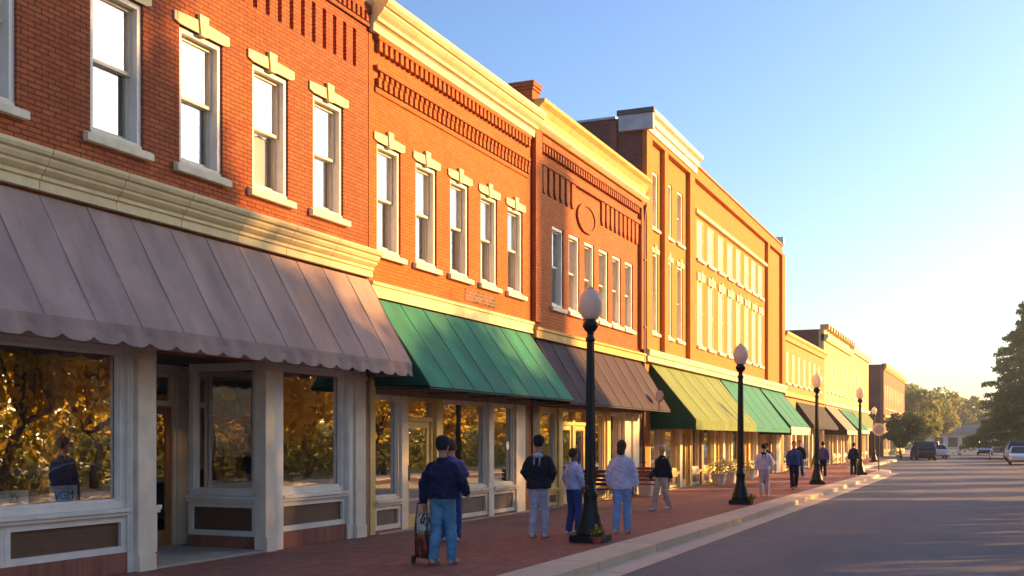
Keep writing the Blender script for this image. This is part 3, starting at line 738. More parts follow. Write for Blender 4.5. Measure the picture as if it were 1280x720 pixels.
def card(u0, u1, z0, z1, x, text, lab):
    t = thing('shop_card', (x, (u0+u1)/2, z0), lab, 'sign', 'cards in the shop window')
    mb = MB(**FR); mb.box(u0, u1, x-.012, x, z0, z1); mb.prof(u0+.02, u1-.02, [(x-.012, z0), (x-.11, z0), (x-.012, z1*.6+z0*.4)]); mb.build('card', paint('white_card', (.78, .76, .70), .7, .1, 8), t)
    cu = bpy.data.curves.new('lettering', 'FONT'); cu.body = text; cu.size = (z1-z0)*.62; cu.extrude = .001; cu.align_x = 'CENTER'; cu.align_y = 'CENTER'
    tmp = bpy.data.objects.new('tmp', cu); C.objects.link(tmp)
    me = bpy.data.meshes.new_from_object(tmp.evaluated_get(bpy.context.evaluated_depsgraph_get())); bpy.data.objects.remove(tmp)
    M = Matrix(((0, 0, 1, 0.004), (1, 0, 0, 0), (0, 1, 0, (z1-z0)*.5), (0, 0, 0, 1)))
    me.transform(M); me.materials.clear(); me.materials.append(STEEL)
    o = bpy.data.objects.new('lettering', me); C.objects.link(o); o.parent = t
card(10.17, 10.62, 0.932, 1.18, -.18, 'VGM', 'small white lettered card standing before the rounded dome')
card(9.42, 9.84, 0.932, 1.15, -.18, 'ZY', 'small white lettered card at the left end of the largest shop window')
t = thing('flower_basket', (-.32, 11.05, .872), 'low pale basket of dried stems in the corner of the largest shop window', 'basket')
mb = MB(); mb.lathe((-.38, 11.05, .932), [(.10, 0), (.13, .09), (.12, .10)], 14); mb.build('basket', TRIMG, t)
mb = MB()
for k in range(24):
    a = RNG.uniform(0, 6.28); r = RNG.uniform(.02, .16); mb.tube([(-.38+.3*r*math.cos(a), 11.05+.3*r*math.sin(a), .95), (-.38+r*math.cos(a), 11.05+1.4*r*math.sin(a), 1.02+.05*RNG.random())], [.006, .010], 4)
mb.build('stems', LEAFG, t)
t = tag(MB(**FR).box(15.38, 15.62, -.22, -.20, .965, 1.13).build('notice_card', paint('tan_card', (.6, .4, .2), .7, .1, 8)), 'small tan notice propped in the window between the two white posts', 'notice')

# ------------------------------------------------------------------ second building: orange brick, green awning
Y0, Y1 = 17.47, 25.26
b2 = thing('brick_building', (0, 21.3, 0), 'orange brick shop building with a pale carved cornice and a green ribbed awning', 'building', 'shop buildings along the street')
wc = [18.21, 19.72, 21.24, 22.76, 24.27]
holes = [(c-.45, c+.45, 5.27, 7.30) for c in wc]+[(17.66, 25.1, 0, 2.78)]
shell(b2, Y0, Y1, 9.3, BR2, holes, BR2, zr=9.1, zg=2.78)
for i, c in enumerate(wc): sash_window(b2, c, .9, 5.27, 7.30, blind=(.8, .7, .62, .76, .7)[i], low=(None, None, 5.9, None, None)[i])
mb = MB(**FR)
k = 0
while Y0+.25+.2*k < Y1-.25:
    u = Y0+.25+.2*k
    mb.box(u, u+.105, -.01, .085, 8.96, 9.16)
    mb.box(u, u+.105, -.01, .07, 8.30, 8.47); mb.box(u+.1, u+.2, -.01, .045, 8.50, 8.60)
    k += 1
mb.box(Y0+.2, Y1-.2, -.01, .10, 9.162, 9.265); mb.box(Y0+.2, Y1-.2, -.01, .075, 8.61, 8.70); mb.box(Y0+.2, Y1-.2, -.01, .03, 8.20, 8.298)
mb.build('corbel_band', BR2, b2)
cornice(b2, Y0, Y1, [(-.3, 9.26), (.10, 9.26), (.11, 9.40), (.15, 9.43), (.19, 9.44), (.20, 9.50), (.27, 9.56), (.32, 9.62), (.32, 9.66), (.36, 9.67), (.41, 9.73), (.42, 9.82), (-.3, 9.86)], STONE)
cornice(b2, Y0, Y1, [(-.02, 4.39), (.07, 4.39), (.07, 4.60), (.10, 4.61), (.10, 4.67), (-.02, 4.68)], STONE, 'belt_cornice')
MB(**FR).box(21.5, 23.1, -.01, .012, 4.78, 5.05).build('patched_brick', brick('patched_brick', (.30, .12, .06), (.12, .05, .03), (.3, .22, .15), stain=.6), b2)
awning(b2, 17.63, 25.12, 4.36, 2.72, 1.16, CAN2, valance=0, ribs=.94, label='green canvas awning, unevenly faded', sidem=CAN4D, sag=.04)
mb = MB(**FR); mb.box(17.66, 25.1, -.2, .04, 2.60, 2.80); mb.box(17.66, 25.1, -.2, .06, 2.802, 2.86); mb.build('fascia_beam', BROWNBEAM, b2)
MB(**FR).box(17.475, 17.66, -.2, .03, 0, 2.86).build('pilaster', YGLOW, b2)
shop_window(b2, *F_, 17.665, 18.66, 0, 2.6, wood=CREAM, panel=TPANEL, zs=.62, zbase=.06, fr=.06)
MB(**FR).box(18.665, 18.90, -.2, .03, .02, 2.6).build('mullion', CREAM, b2)
shop_door(b2, *F_, 18.905, 20.12, 2.12, 2.6, wood=YGLOW, frame=YGLOW, fr=.10)
MB(**FR).box(20.125, 20.40, -.2, .03, .02, 2.6).build('mullion', YGLOW, b2)
shop_window(b2, *F_, 20.405, 22.68, 0, 2.6, wood=CREAM, panel=TPANEL, zs=.68, zbase=.06, fr=.06)
MB(**FR).box(22.685, 22.95, -.2, .04, .02, 2.6).build('mullion', CREAM, b2)
shop_window(b2, *F_, 22.955, 24.25, 0, 2.6, wood=CREAM, panel=TPANEL, zs=.68, zbase=.06, fr=.06)
MB(**FR).box(24.255, 24.8, -.2, .04, .02, 2.6).build('pilaster', CREAM, b2)
MB(**FR).box(24.805, 25.1, -.2, .0, .02, 2.6).build('pilaster', DWOOD, b2)
MB(**FR).box(17.66, 25.1, -.2, .12, -.03, .02).build('doorstep', CONC2, b2)
st = MB(); st.lathe((0, 0, 0), [(.10, 0), (.10, .004)], 24)
st.v = [Vector((v.z-.085, v.x+24.0, v.y+1.62)) for v in st.v]
tag(st.build('round_sticker', paint('white_sticker', (.82, .82, .82), .5, .05, 5)), 'small round white sticker on the shop window right of the green awning door', 'sticker')
# hanging curtains inside for depth
mb = MB(**FR)
for k in range(6):
    u = 20.6+.14*k; mb.tube([mb.P(u, -.55, .75), mb.P(u+.03, -.6, 1.6), mb.P(u, -.55, 2.5)], [.06, .05, .06], 8, ref=(0, 1, 0))
mb.build('curtain', paint('curtain_brown', (.32, .15, .06), .9, .3, 4), b2)

# ------------------------------------------------------------------ third building: rust brick, plum awning, medallion
Y0, Y1 = 25.29, 34.76
b3 = thing('brick_building', (0, 30, 0), 'rust brick shop building with a round brick medallion and a plum awning', 'building', 'shop buildings along the street')
wc = [27.1+1.25*i for i in range(6)]
holes = [(c-.42, c+.42, 5.24, 7.35) for c in wc]+[(25.75, 34.3, 0, 2.78)]
shell(b3, Y0, Y1, 9.6, BR3, holes, BR3, zr=9.3, zg=2.78)
for i, c in enumerate(wc): sash_window(b3, c, .84, 5.24, 7.35, lintel=False, blind=.8 if i % 2 else .7, low=5.8 if i == 0 else None)
mb = MB(**FR); mb.box(Y0, Y0+.42, -.01, .12, 4.7, 9.5); mb.box(Y1-.42, Y1, -.01, .12, 4.7, 9.5)
k = 0
while Y0+.65+.42*k < Y1-.8:      # hanging arcade of brick teeth
    u = Y0+.65+.42*k
    if 28.2 < u < 30.2: k += 1; continue
    mb.poly([(u, 8.72), (u+.26, 8.72), (u+.26, 8.2), (u+.2, 8.05), (u+.06, 8.05), (u, 8.2)], -.01, .055); k += 1
mb.box(Y0+.43, Y1-.43, -.01, .09, 8.722, 8.85)
k = 0
while Y0+.55+.2*k < Y1-.6:
    u = Y0+.55+.2*k; mb.box(u, u+.1, -.01, .10, 9.05, 9.25); k += 1
mb.box(Y0+.43, Y1-.43, -.01, .13, 9.252, 9.42)
mb.build('corbel_band', BR3, b3)
md = MB(**FR); n = 36      # medallion
for k in range(n):
    a, c = 2*math.pi*k/n, 2*math.pi*(k+1)/n
    E = lambda t, r: (29.3+.80*r*math.cos(t), 7.98+.42*r*math.sin(t))
    md.poly([E(a, 1), E(c, 1), E(c, .80), E(a, .80)], -.01, .065)
    md.poly([E(a, .799), E(c, .799), (29.3, 7.98)], -.01, .03)
md.build('medallion', BR3, b3)
cornice(b3, Y0, Y1, [(-.3, 9.50), (.13, 9.50), (.20, 9.56), (.22, 9.66), (.13, 9.72), (.16, 9.9), (.24, 10.05), (.34, 10.14), (.36, 10.22), (-.3, 10.24)], OCHRE, label='ochre cove cornice')
cornice(b3, Y0, Y1, [(.135, 9.505), (.215, 9.565), (.25, 9.60), (.25, 9.66), (.22, 9.675)], STONE, 'cornice_lip')
cornice(b3, Y0, Y1, [(-.02, 4.30), (.14, 4.30), (.14, 4.48), (.18, 4.50), (.18, 4.56), (-.02, 4.58)], OCHRE, 'belt_cornice')
ch = MB(**FR); ch.box(25.22, 25.66, -.52, .05, 9.87, 10.46); ch.box(25.19, 25.69, -.55, .08, 10.46, 10.54); ch.box(25.16, 25.72, -.58, .11, 10.542, 10.66); ch.build('chimney', BR3, b3)
awning(b3, 25.4, 34.68, 4.28, 2.68, .97, CAN3, valance=0, ribs=1.03, label='plum canvas awning with pale seams', sidem=CAN4D, sag=.04)
mb = MB(**FR); mb.box(25.3, 34.75, -.2, .05, 2.62, 2.84); mb.build('fascia_beam', BROWNBEAM, b3)
MB(**FR).box(25.31, 25.75, -.2, .03, 0, 2.62).build('pilaster', DWOOD, b3)
shop_window(b3, *F_, 25.76, 27.1, 0, 2.6, wood=YGLOW, panel=TPANEL, zs=.5, zbase=.04, fr=.12)
MB(**FR).box(27.105, 27.38, -.2, .04, .02, 2.6).build('pilaster', YGLOW, b3)
shop_door(b3, *F_, 27.385, 28.45, 2.15, 2.6, wood=YGLOW, frame=YGLOW, fr=.09)
shop_door(b3, *F_, 28.455, 29.55, 2.15, 2.6, wood=YGLOW, frame=YGLOW, fr=.09)
MB(**FR).box(29.555, 29.85, -.2, .04, .02, 2.6).build('pilaster', CREAM, b3)
shop_window(b3, *F_, 29.855, 31.1, 0, 2.6, wood=YGLOW, panel=TPANEL, zs=.5, zbase=.04, fr=.1)
MB(**FR).box(31.105, 31.4, -.2, .04, .02, 2.6).build('pilaster', YGLOW, b3)
shop_window(b3, *F_, 31.405, 32.6, 0, 2.6, wood=CREAM, panel=TPANEL, zs=.5, zbase=.04, fr=.1)
for a in (32.62, 33.5): MB(**FR).box(a, a+.62, -.2, .10, .02, 2.62).build('pilaster', CREAM, b3)
MB(**FR).box(34.2, 34.75, -.2, .02, .02, 2.62).build('pilaster', DWOOD, b3)
MB(**FR).box(25.3, 34.75, -.2, .12, -.03, .02).build('doorstep', CONC2, b3)
dp = MB(**FR)
dp.tube([dp.P(34.62, .10, .1), dp.P(34.62, .10, 8.9), dp.P(34.62, .17, 9.4)], [.055, .055, .055], 10, ref=(0, 1, 0))
for z in (1, 3.2, 5.4, 7.6): dp.box(34.55, 34.69, -.0, .17, z, z+.05)
dp.build('drainpipe', paint('pipe_brown', (.16, .06, .04), .5, .2, 5), b3)
ws = local_thing('wall_sign', (1.04, 33.2, 3.12), R(-35), 'small round white sign fixed to the front of the plum awning', 'sign')
mb = MB(); mb.lathe((0, 0, 0), [(.17, -.02), (.17, .02)], 24); mb.v = [Vector((v.x, v.z, v.y)) for v in mb.v]; mb.build('disc', WHITE, ws)
mb = MB(); mb.lathe((0, 0, 0), [(.185, -.012), (.185, .012)], 24); mb.v = [Vector((v.x, v.z, v.y)) for v in mb.v]; mb.build('rim', STEEL, ws)
mb = MB(); mb.box(-.015, .015, -.03, .0, -.45, .02); mb.build('bracket', STEEL, ws)

# ------------------------------------------------------------------ fourth building: tall ochre block
Y0, Y1 = 34.79, 61.4
b4 = thing('brick_building', (0, 48, 0), 'tall three storey ochre brick block with rows of narrow pale windows', 'building', 'shop buildings along the street')
A = [36.25, 38.05, 39.6]; Bw = [42.7, 44.5, 46.35, 48.15, 49.95, 51.75, 53.45, 55.1]
holes = [(c-.40, c+.40, 8.95, 10.85) for c in A]+[(c-.40, c+.40, 5.4, 8.1) for c in A]
holes += [(c-.55, c+.55, 8.85, 10.38) for c in Bw]+[(c-.50, c+.50, 5.45, 8.0) for c in Bw]
holes += [(35.7, 60.7, 0, 2.9)]
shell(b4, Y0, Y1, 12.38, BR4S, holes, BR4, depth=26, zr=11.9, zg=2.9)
for c in A:
    sash_window(b4, c, .8, 8.95, 10.85, lintel=False, blindm=SUNPANE, blind=.6)
    sash_window(b4, c, .8, 5.4, 8.1, lintel=True, blindm=SUNPANE, blind=.6)
for i, c in enumerate(Bw):
    flat_window(b4, c, 1.1, 8.85, 10.38)
    flat_window(b4, c, 1.0, 5.45, 8.0, True)
mb = MB(**FR)
for a, c in ((34.80, 35.45), (36.98, 37.42), (40.5, 41.2), (56.3, 56.8), (60.5, 61.39)): mb.box(a, c, -.01, .16, 4.72, 11.75)
mb.box(34.8, 61.39, -.01, .165, 11.752, 11.9); mb.build('brick_pilasters', BR4, b4)
cornice(b4, 34.79, 41.4, [(-.3, 11.92), (.2, 11.92), (.2, 12.15), (.27, 12.18), (.30, 12.35), (.42, 12.42), (.45, 12.55), (-.3, 12.58)], STONEW)
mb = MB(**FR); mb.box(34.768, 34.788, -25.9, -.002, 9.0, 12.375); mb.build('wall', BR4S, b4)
mb = MB(**FR); mb.box(34.6, 34.765, -.75, .42, 11.9, 12.42); mb.build('cornice_return', LEAD, b4)
mb = MB(**FR); mb.box(34.55, 34.765, -.8, .46, 12.422, 12.58); mb.build('cornice_cap', paint('dark_cap', (.12, .11, .1), .7), b4)
MB(**FR).box(34.70, 34.765, -1.1, -.85, 9.0, 12.3).build('corner_strip', paint('rust_strip', (.28, .08, .05), .8), b4)
MB(**FR).box(34.72, 34.98, -25.9, -.9, 12.385, 12.46).build('coping', LEAD, b4)
mb = MB(**FR); mb.box(41.405, 61.4, -.38, .06, 12.385, 12.47); mb.build('coping', paint('brick_coping', (.40, .2, .06), .8), b4)
mb = MB(**FR); mb.box(61.0, 61.42, -.3, .12, 12.472, 12.85); mb.build('corner_post', CREAM, b4)
cornice(b4, 41.6, 56.2, [(-.01, 10.52), (.14, 10.52), (.16, 10.64), (-.01, 10.68)], STONE, 'hood_mould')
cornice(b4, Y0, Y1, [(-.02, 4.34), (.20, 4.34), (.20, 4.5), (.26, 4.54), (.28, 4.70), (.17, 4.76), (-.02, 4.78)], STONE, 'belt_cornice')
awning(b4, 35.65, 45.75, 4.3, 2.42, 1.56, CAN4, valance=.33, scallop=3.0, ribs=1.9, label='sage awning with a dark green end', sidem=CAN4D, sag=.04)
awning(b4, 46.0, 54.5, 4.3, 2.3, 1.5, CAN5, valance=.2, scallop=3.0, ribs=2.1, label='teal green awning', sidem=CAN4D, vm=CAN5)
awning(b4, 54.8, 61.3, 4.3, 2.4, 1.5, CAN5, valance=.4, scallop=.8, ribs=2.1, label='teal green awning with a pale striped valance', sidem=CAN4D, vm=CANW)
mb = MB(**FR); mb.box(35.7, 60.7, -.2, .05, 2.6, 2.9); mb.build('fascia_beam', BROWNBEAM, b4)
u = 35.72; k = 0
wd = [YGLOW, CREAM, YGLOW]
while u < 59.5:
    w = 1.9 if k % 3 else 1.35
    if k % 3 == 2: shop_door(b4, *F_, u, u+1.25, 2.12, 2.6, wood=YGLOW, frame=wd[k % 3], fr=.1); w = 1.25
    else: shop_window(b4, *F_, u, u+w, 0, 2.6, wood=wd[(k+1) % 3], panel=TPANEL, zs=.6, zbase=.04, fr=.1)
    MB(**FR).box(u+w+.003, u+w+.34, -.2, .05+.03*(k % 2), .02, 2.6).build('pilaster', (YGLOW, CREAM, YGLOW, BROWNBEAM)[k % 4], b4)
    u += w+.343; k += 1
MB(**FR).box(u, 60.7, -.2, .03, .0, 2.6).build('pilaster', CREAM, b4)
MB(**FR).box(Y0, Y1, -.2, .12, -.03, .02).build('doorstep', CONC2, b4)

# ------------------------------------------------------------------ smaller blocks further on
def block(y0, y1, zt, mat, mside, label, wins, awn, trim=STONE, corn=None, zsf=2.9, depth=22, wood=(YGLOW, CREAM)):
    b = thing('brick_building', (0, (y0+y1)/2, 0), label, 'building', 'shop buildings along the street')
    holes = [(c-w/2, c+w/2, z0, z1) for c, w, z0, z1 in wins]+[(y0+.5, y1-.5, 0, zsf)]
    shell(b, y0, y1, zt, mside, holes, mat, depth=depth, zg=zsf)
    for c, w, z0, z1 in wins: flat_window(b, c, w, z0, z1)
    if corn: cornice(b, y0, y1, corn, trim)
    cornice(b, y0, y1, [(-.02, 4.2), (.15, 4.2), (.18, 4.45), (-.02, 4.5)], trim, 'belt_cornice')
    MB(**FR).box(y0+.5, y1-.5, -.2, .05, zsf-.3, zsf+.001).build('fascia_beam', BROWNBEAM, b)
    u = y0+.52; k = 0
    while u < y1-2.7:
        w = (1.9, 1.2, 2.3)[k % 3]
        if k % 3 == 1: shop_door(b, *F_, u, u+w, 2.12, zsf-.3, wood=DWOOD, frame=wood[0], fr=.1)
        else: shop_window(b, *F_, u, u+w, 0, zsf-.3, wood=wood[k % 2], panel=TPANEL, zs=.6, zbase=.04, fr=.1)
        MB(**FR).box(u+w+.003, u+w+.4, -.2, .06, .0, zsf-.3).build('pilaster', wood[(k+1) % 2], b); u += w+.403; k += 1
    MB(**FR).box(u, y1-.5, -.2, .03, .0, zsf-.3).build('pilaster', wood[0], b)
    for a in awn: awning(b, *a[:5], a[5], valance=a[6], scallop=.7, ribs=1.6, vm=a[7], sidem=a[8])
    return b
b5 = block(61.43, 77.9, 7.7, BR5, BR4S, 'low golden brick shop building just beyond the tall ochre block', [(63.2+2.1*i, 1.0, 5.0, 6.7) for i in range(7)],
           [(66, 77.3, 4.0, 2.6, 1.0, CANB, .2, CANB, CANB)], trim=OCHRE,
           corn=[(-.2, 7.3), (.1, 7.3), (.2, 7.5), (.3, 7.6), (.3, 7.74), (-.2, 7.76)])
b6 = block(77.93, 93.6, 9.4, BR6, BR4S, 'pale yellow brick shop building with knobbed parapet', [(80+2.3*i, 1.1, 5.2, 7.6) for i in range(6)],
           [(78.2, 84.5, 4.1, 2.4, 1.5, CAN6, .3, CANW, CANB), (85.5, 93.3, 4.1, 2.5, 1.5, CAN5, .3, CANW, CAN4D)], trim=STONE,
           corn=[(-.2, 8.6), (.15, 8.6), (.3, 8.85), (.3, 9.0), (.0, 9.05), (-.2, 9.05)])
mb = MB(**FR)
for k in range(11): mb.box(78.3+1.45*k, 78.9+1.45*k, -.3, .28, 9.402, 9.75)
mb.build('parapet_block', OCHRE, b6)
b6b = block(93.63, 108.3, 9.6, BR6, BR7, 'cream fronted shop building on the street corner', [(95.5+2.2*i, 1.1, 5.2, 7.6) for i in range(6)],
           [(94, 107.8, 4.1, 2.7, 1.2, CAN4, .2, CANW, CAN4)], trim=STONEW,
           corn=[(-.2, 9.0), (.15, 9.0), (.35, 9.3), (.35, 9.7), (-.2, 9.75)])
b7 = block(124.5, 156, 9.9, BR7, BR4S, 'flat topped brown brick building across the side street', [(127+2.4*i, 1.1, 5.2, 7.8) for i in range(12)],
           [(133, 150, 3.4, 2.3, 1.6, CAN5, .4, CAN5, CAN5)], trim=OCHRE,
           corn=[(-.2, 9.3), (.1, 9.3), (.3, 9.6), (.3, 10.0), (-.2, 10.0)])
fb = thing('low_building', (4, 262, 0), 'low pale building with a grey roof closing the far end of the street', 'building')
mb = MB(O=(0, 262, 0), U=(1, 0, 0), N=(0, -1, 0)); wall_grid(mb, -3, 12, -.15, 3.2, [(-1+3*i, 1+3*i, 0.2 if i in (1, 3) else .9, 2.3) for i in range(4)], 0, -.3); mb.build('wall', CREAM, fb)
mb = MB(O=(0, 262, 0), U=(1, 0, 0), N=(0, -1, 0)); mb.box(-3, 12, -10, -.5, -.15, 3.1); mb.build('wall', INTW, fb)
mb = MB(O=(-4, 262, 0), U=(0, 1, 0), N=(1, 0, 0)); mb.prof(-1.2, 11.5, [(0, 3.1), (17, 3.1), (17, 3.25), (15, 5.1), (2, 5.1), (0, 3.25)]); mb.build('roof', paint('pale_roof', (.34, .30, .28), .8), fb)

# ------------------------------------------------------------------ street lamps
def make_lamp():
    t = local_thing('street_lamp', (0, 0, 0), 0, '', 'street lamp', 'black street lamps along the pavement')
    m = MB(); m.box(-.29, .29, -.29, .29, 0, .12); m.build('plinth', IRON, t, bevel=.012)
    pr = [(.25, .10), (.26, .16), (.235, .22), (.22, .30), (.19, .36), (.185, .40), (.15, .50), (.125, .62), (.115, .74), (.13, .78), (.13, .82), (.105, .86), (.09, 1.0)]
    m = MB(); m.lathe((0, 0, 0), pr, 28, flute=.06); m.build('base', IRON, t, smooth=True)
    m = MB(); m.lathe((0, 0, 0), [(.095, .98), (.088, 1.6), (.078, 2.6), (.068, 3.45)], 20, flute=.10); m.build('shaft', IRON, t)
    m = MB(); m.lathe((0, 0, 0), [(.06, 3.43), (.085, 3.46), (.085, 3.50), (.06, 3.53), (.06, 3.60), (.10, 3.64), (.135, 3.70), (.135, 3.76), (.10, 3.80), (.11, 3.84)], 24); m.build('collar', IRON, t, smooth=True)
    m = MB(); m.lathe((0, 0, 0), [(.105, 3.82), (.15, 3.87), (.185, 3.95), (.202, 4.06), (.20, 4.14), (.18, 4.22), (.145, 4.28), (.09, 4.33), (.05, 4.345)], 28); g = m.build('globe', GLOBE, t, smooth=True)
    m = MB(); m.lathe((0, 0, 0), [(.06, 4.35), (.055, 4.37), (.02, 4.39), (.008, 4.41)], 16); m.build('finial', GLOBE, g, smooth=True)
    return t
L0 = make_lamp()
lamps = [(4.15, 17.9, 'tallest looking black street lamp, standing nearest, before the plum awning'),
         (4.2, 30.1, 'black street lamp in front of the sage awning, second from the camera'),
         (4.2, 44.6, 'black street lamp beside the striped valance, third from the camera'),
         (4.5, 57.5, 'black street lamp in front of the pale yellow building, fourth from the camera'),
         (2.0, 92.0, 'small distant street lamp before the brown brick building')]
for i, (x, y, l) in enumerate(lamps):
    o = L0 if i == 0 else copy_tree(L0)
    o.location = (x, y, 0); o['label'] = l; o.rotation_euler.z = .1*i

# ------------------------------------------------------------------ street furniture by the shops
def bench(x, y, rz, label):
    t = local_thing('bench', (x, y, 0), rz, label, 'bench', 'benches by the plum awning shop')
    w = paint('bench_red', (.16, .03, .025), .5, .3, 5, .2)
    m = MB()
    for k in range(4): m.box(-.8, .8, -.22+.12*k, -.12+.12*k, .43, .46)
    m.build('seat', w, t)
    m = MB()
    for k in range(4): m.box(-.8, .8, -.25-.02*k, -.225-.02*k, .52+.11*k, .61+.11*k)
    m.build('backrest', w, t)
    for s in (-.7, .7):
        m = MB(); m.box(s-.02, s+.02, -.2, -.15, 0, .43); m.box(s-.02, s+.02, .17, .22, 0, .43); m.box(s-.02, s+.02, -.32, -.27, .3, .92); m.box(s-.02, s+.02, -.28, .22, .40, .428); m.build('leg', STEEL, t)
    return t
bench(1.05, 27.8, R(-90), 'dark red slatted bench on the left, before the yellow double doors')
bench(1.05, 31.4, R(-90), 'dark red slatted bench on the right, beside the red banded white planters')

def planter(x, y, r, h, label, pot, flw, group, n=60, spread=1.0, ht=.45):
    t = local_thing('planter', (x, y, 0), 0, label, 'planter', group)
    m = MB(); m.lathe((0, 0, 0), [(r*.75, 0), (r*.95, h*.8), (r*1.05, h*.85), (r*1.05, h), (r*.9, h), (r*.88, h-.05)], 18); m.build('pot', pot, t)
    lf = MB(); fl = MB()
    for k in range(n):
        a = RNG.uniform(0, 6.28); rr = r*spread*math.sqrt(RNG.random()); z = h+ht*RNG.random()*(1-.4*rr/r/spread)
        c = Vector((rr*math.cos(a), rr*math.sin(a), z)); d = Vector(RNG.normal(size=3)); d.normalize(); e = d.orthogonal().normalized(); g = d.cross(e); s = .05+.03*RNG.random()
        lf.quad(c-e*s, c-g*s*.5, c+e*s, c+g*s*.5)
        if k % 2 == 0:
            c2 = c+Vector((0, 0, .03)); fl.quad(c2-e*.035, c2-g*.035, c2+e*.035, c2+g*.035); fl.quad(c2-d*.03, c2-g*.03, c2+d*.03, c2+g*.03)
    lf.build('foliage', LEAFM, t); fl.build('flowers', flw, t)
    return t
WF = paint('white_petal', (.8, .78, .74), .7, .1, 9); YF = paint('yellow_petal', (.75, .45, .04), .7, .2, 9); POTW = paint('white_pot', (.7, .62, .52), .7, .2, 6); POTR = paint('red_pot', (.42, .08, .05), .6, .3, 6)
planter(.75, 42.6, .30, .45, 'white flowers in a pale pot under the sage awning, left one of the pair', POTW, WF, 'flower planters by the shopfronts', 160, 1.5, .7)
planter(.75, 44.6, .30, .45, 'white flowers in a pale pot under the sage awning, right one of the pair', POTW, WF, 'flower planters by the shopfronts', 160, 1.5, .7)
planter(.7, 48.8, .28, .4, 'white flowers in a pale pot before the teal awning shop', POTW, WF, 'flower planters by the shopfronts', 120, 1.4, .5)
planter(.62, 33.1, .27, .62, 'white planter with red flowers before the white pilasters, left of two', POTW, paint('red_petal', (.55, .05, .04), .7, .2, 9), 'flower planters by the shopfronts', 70, 1.1, .18)
planter(.62, 34.0, .27, .62, 'white planter with red flowers by the brown drainpipe, right of two', POTW, MATS['red_petal'], 'flower planters by the shopfronts', 70, 1.1, .18)
for i, (x, y, l) in enumerate([(4.36, 17.62, 'small yellow flowers in a pot at the foot of the nearest lamp'), (4.5, 29.95, 'small yellow flowers in a pot at the foot of the second lamp')]):
    planter(x, y, .09, .12, l, POTR, YF, 'flower pots at the lamp feet', 30, 1.3, .16)

# menu boards and goods in front of far shops
for i, (x, y, l) in enumerate([(1.3, 58.5, 'small dark menu board standing by the striped valance shop'), (1.4, 64.5, 'small dark menu board standing under the black awning')]):
    t = local_thing('menu_board', (x, y, 0), R(70), l, 'sign', 'menu boards on the pavement')
    for s in (-1, 1):
        m = MB(); K = .22*s; m.prof(-.3, .3, [(0, 0), (0, 0), (0, 0)]) if False else None
        m.quad((-.3, K, 0), (.3, K, 0), (.3, .02*s, 1.0), (-.3, .02*s, 1.0)); m.quad((-.3, K+.02*s, 0), (.3, K+.02*s, 0), (.3, .04*s, 1.0), (-.3, .04*s, 1.0)); m.build('board', DWOOD, t)

rs = local_thing('round_sign', (4.65, 66.0, 0), R(-12), 'round white sign on a tall pole at the pavement corner', 'street sign')
m = MB(); m.tube([(0, 0, 0), (0, 0, 2.7)], [.035, .03], 10); m.build('pole', STEEL, rs)
m = MB(); m.lathe((0, 0, 0), [(.36, -.02), (.36, .02)], 28); m.v = [Vector((v.x, v.z-.05, v.y+2.35)) for v in m.v]; m.build('sign_face', WHITE, rs)
m = MB(); m.lathe((0, 0, 0), [(.24, -.01), (.26, -.008), (.26, .008), (.24, .01)], 28); m.v = [Vector((v.x, v.z-.078, v.y+2.35)) for v in m.v]; m.build('ring', LEAD, rs)
m = MB(); m.box(-.15, .15, -.095, -.09, 2.28, 2.42); m.build('emblem', LEAD, rs)

# ------------------------------------------------------------------ cars
def carpaint(name, rgb):
    m, nt, b = new_mat(name); b.inputs['Base Color'].default_value = (*rgb, 1); b.inputs['Roughness'].default_value = .3; b.inputs['Metallic'].default_value = .3; b.inputs['Coat Weight'].default_value = .8
    MATS[name] = m; return m
CARGL = paint('car_glass', (.02, .025, .03), .06, .05); TYRE = paint('tyre', (.02, .02, .02), .9, .2); RIM = paint('rim', (.5, .5, .5), .35, .1, 5, .1, .9)
HLM = paint('headlight', (.8, .8, .75), .15, .05); TLM = paint('taillight', (.45, .02, .02), .2, .05)
def loft(m, secs):
    i0 = len(m.v); n = len(secs[0])
    for s in secs: m.v += [Vector(p) for p in s]
    for j in range(len(secs)-1):
        for k in range(n):
            a = i0+j*n+k; b = i0+j*n+(k+1) % n; m.f.append((a, b, b+n, a+n))
    m.f.append(tuple(range(i0, i0+n))); e = i0+(len(secs)-1)*n; m.f.append(tuple(range(e+n-1, e-1, -1)))
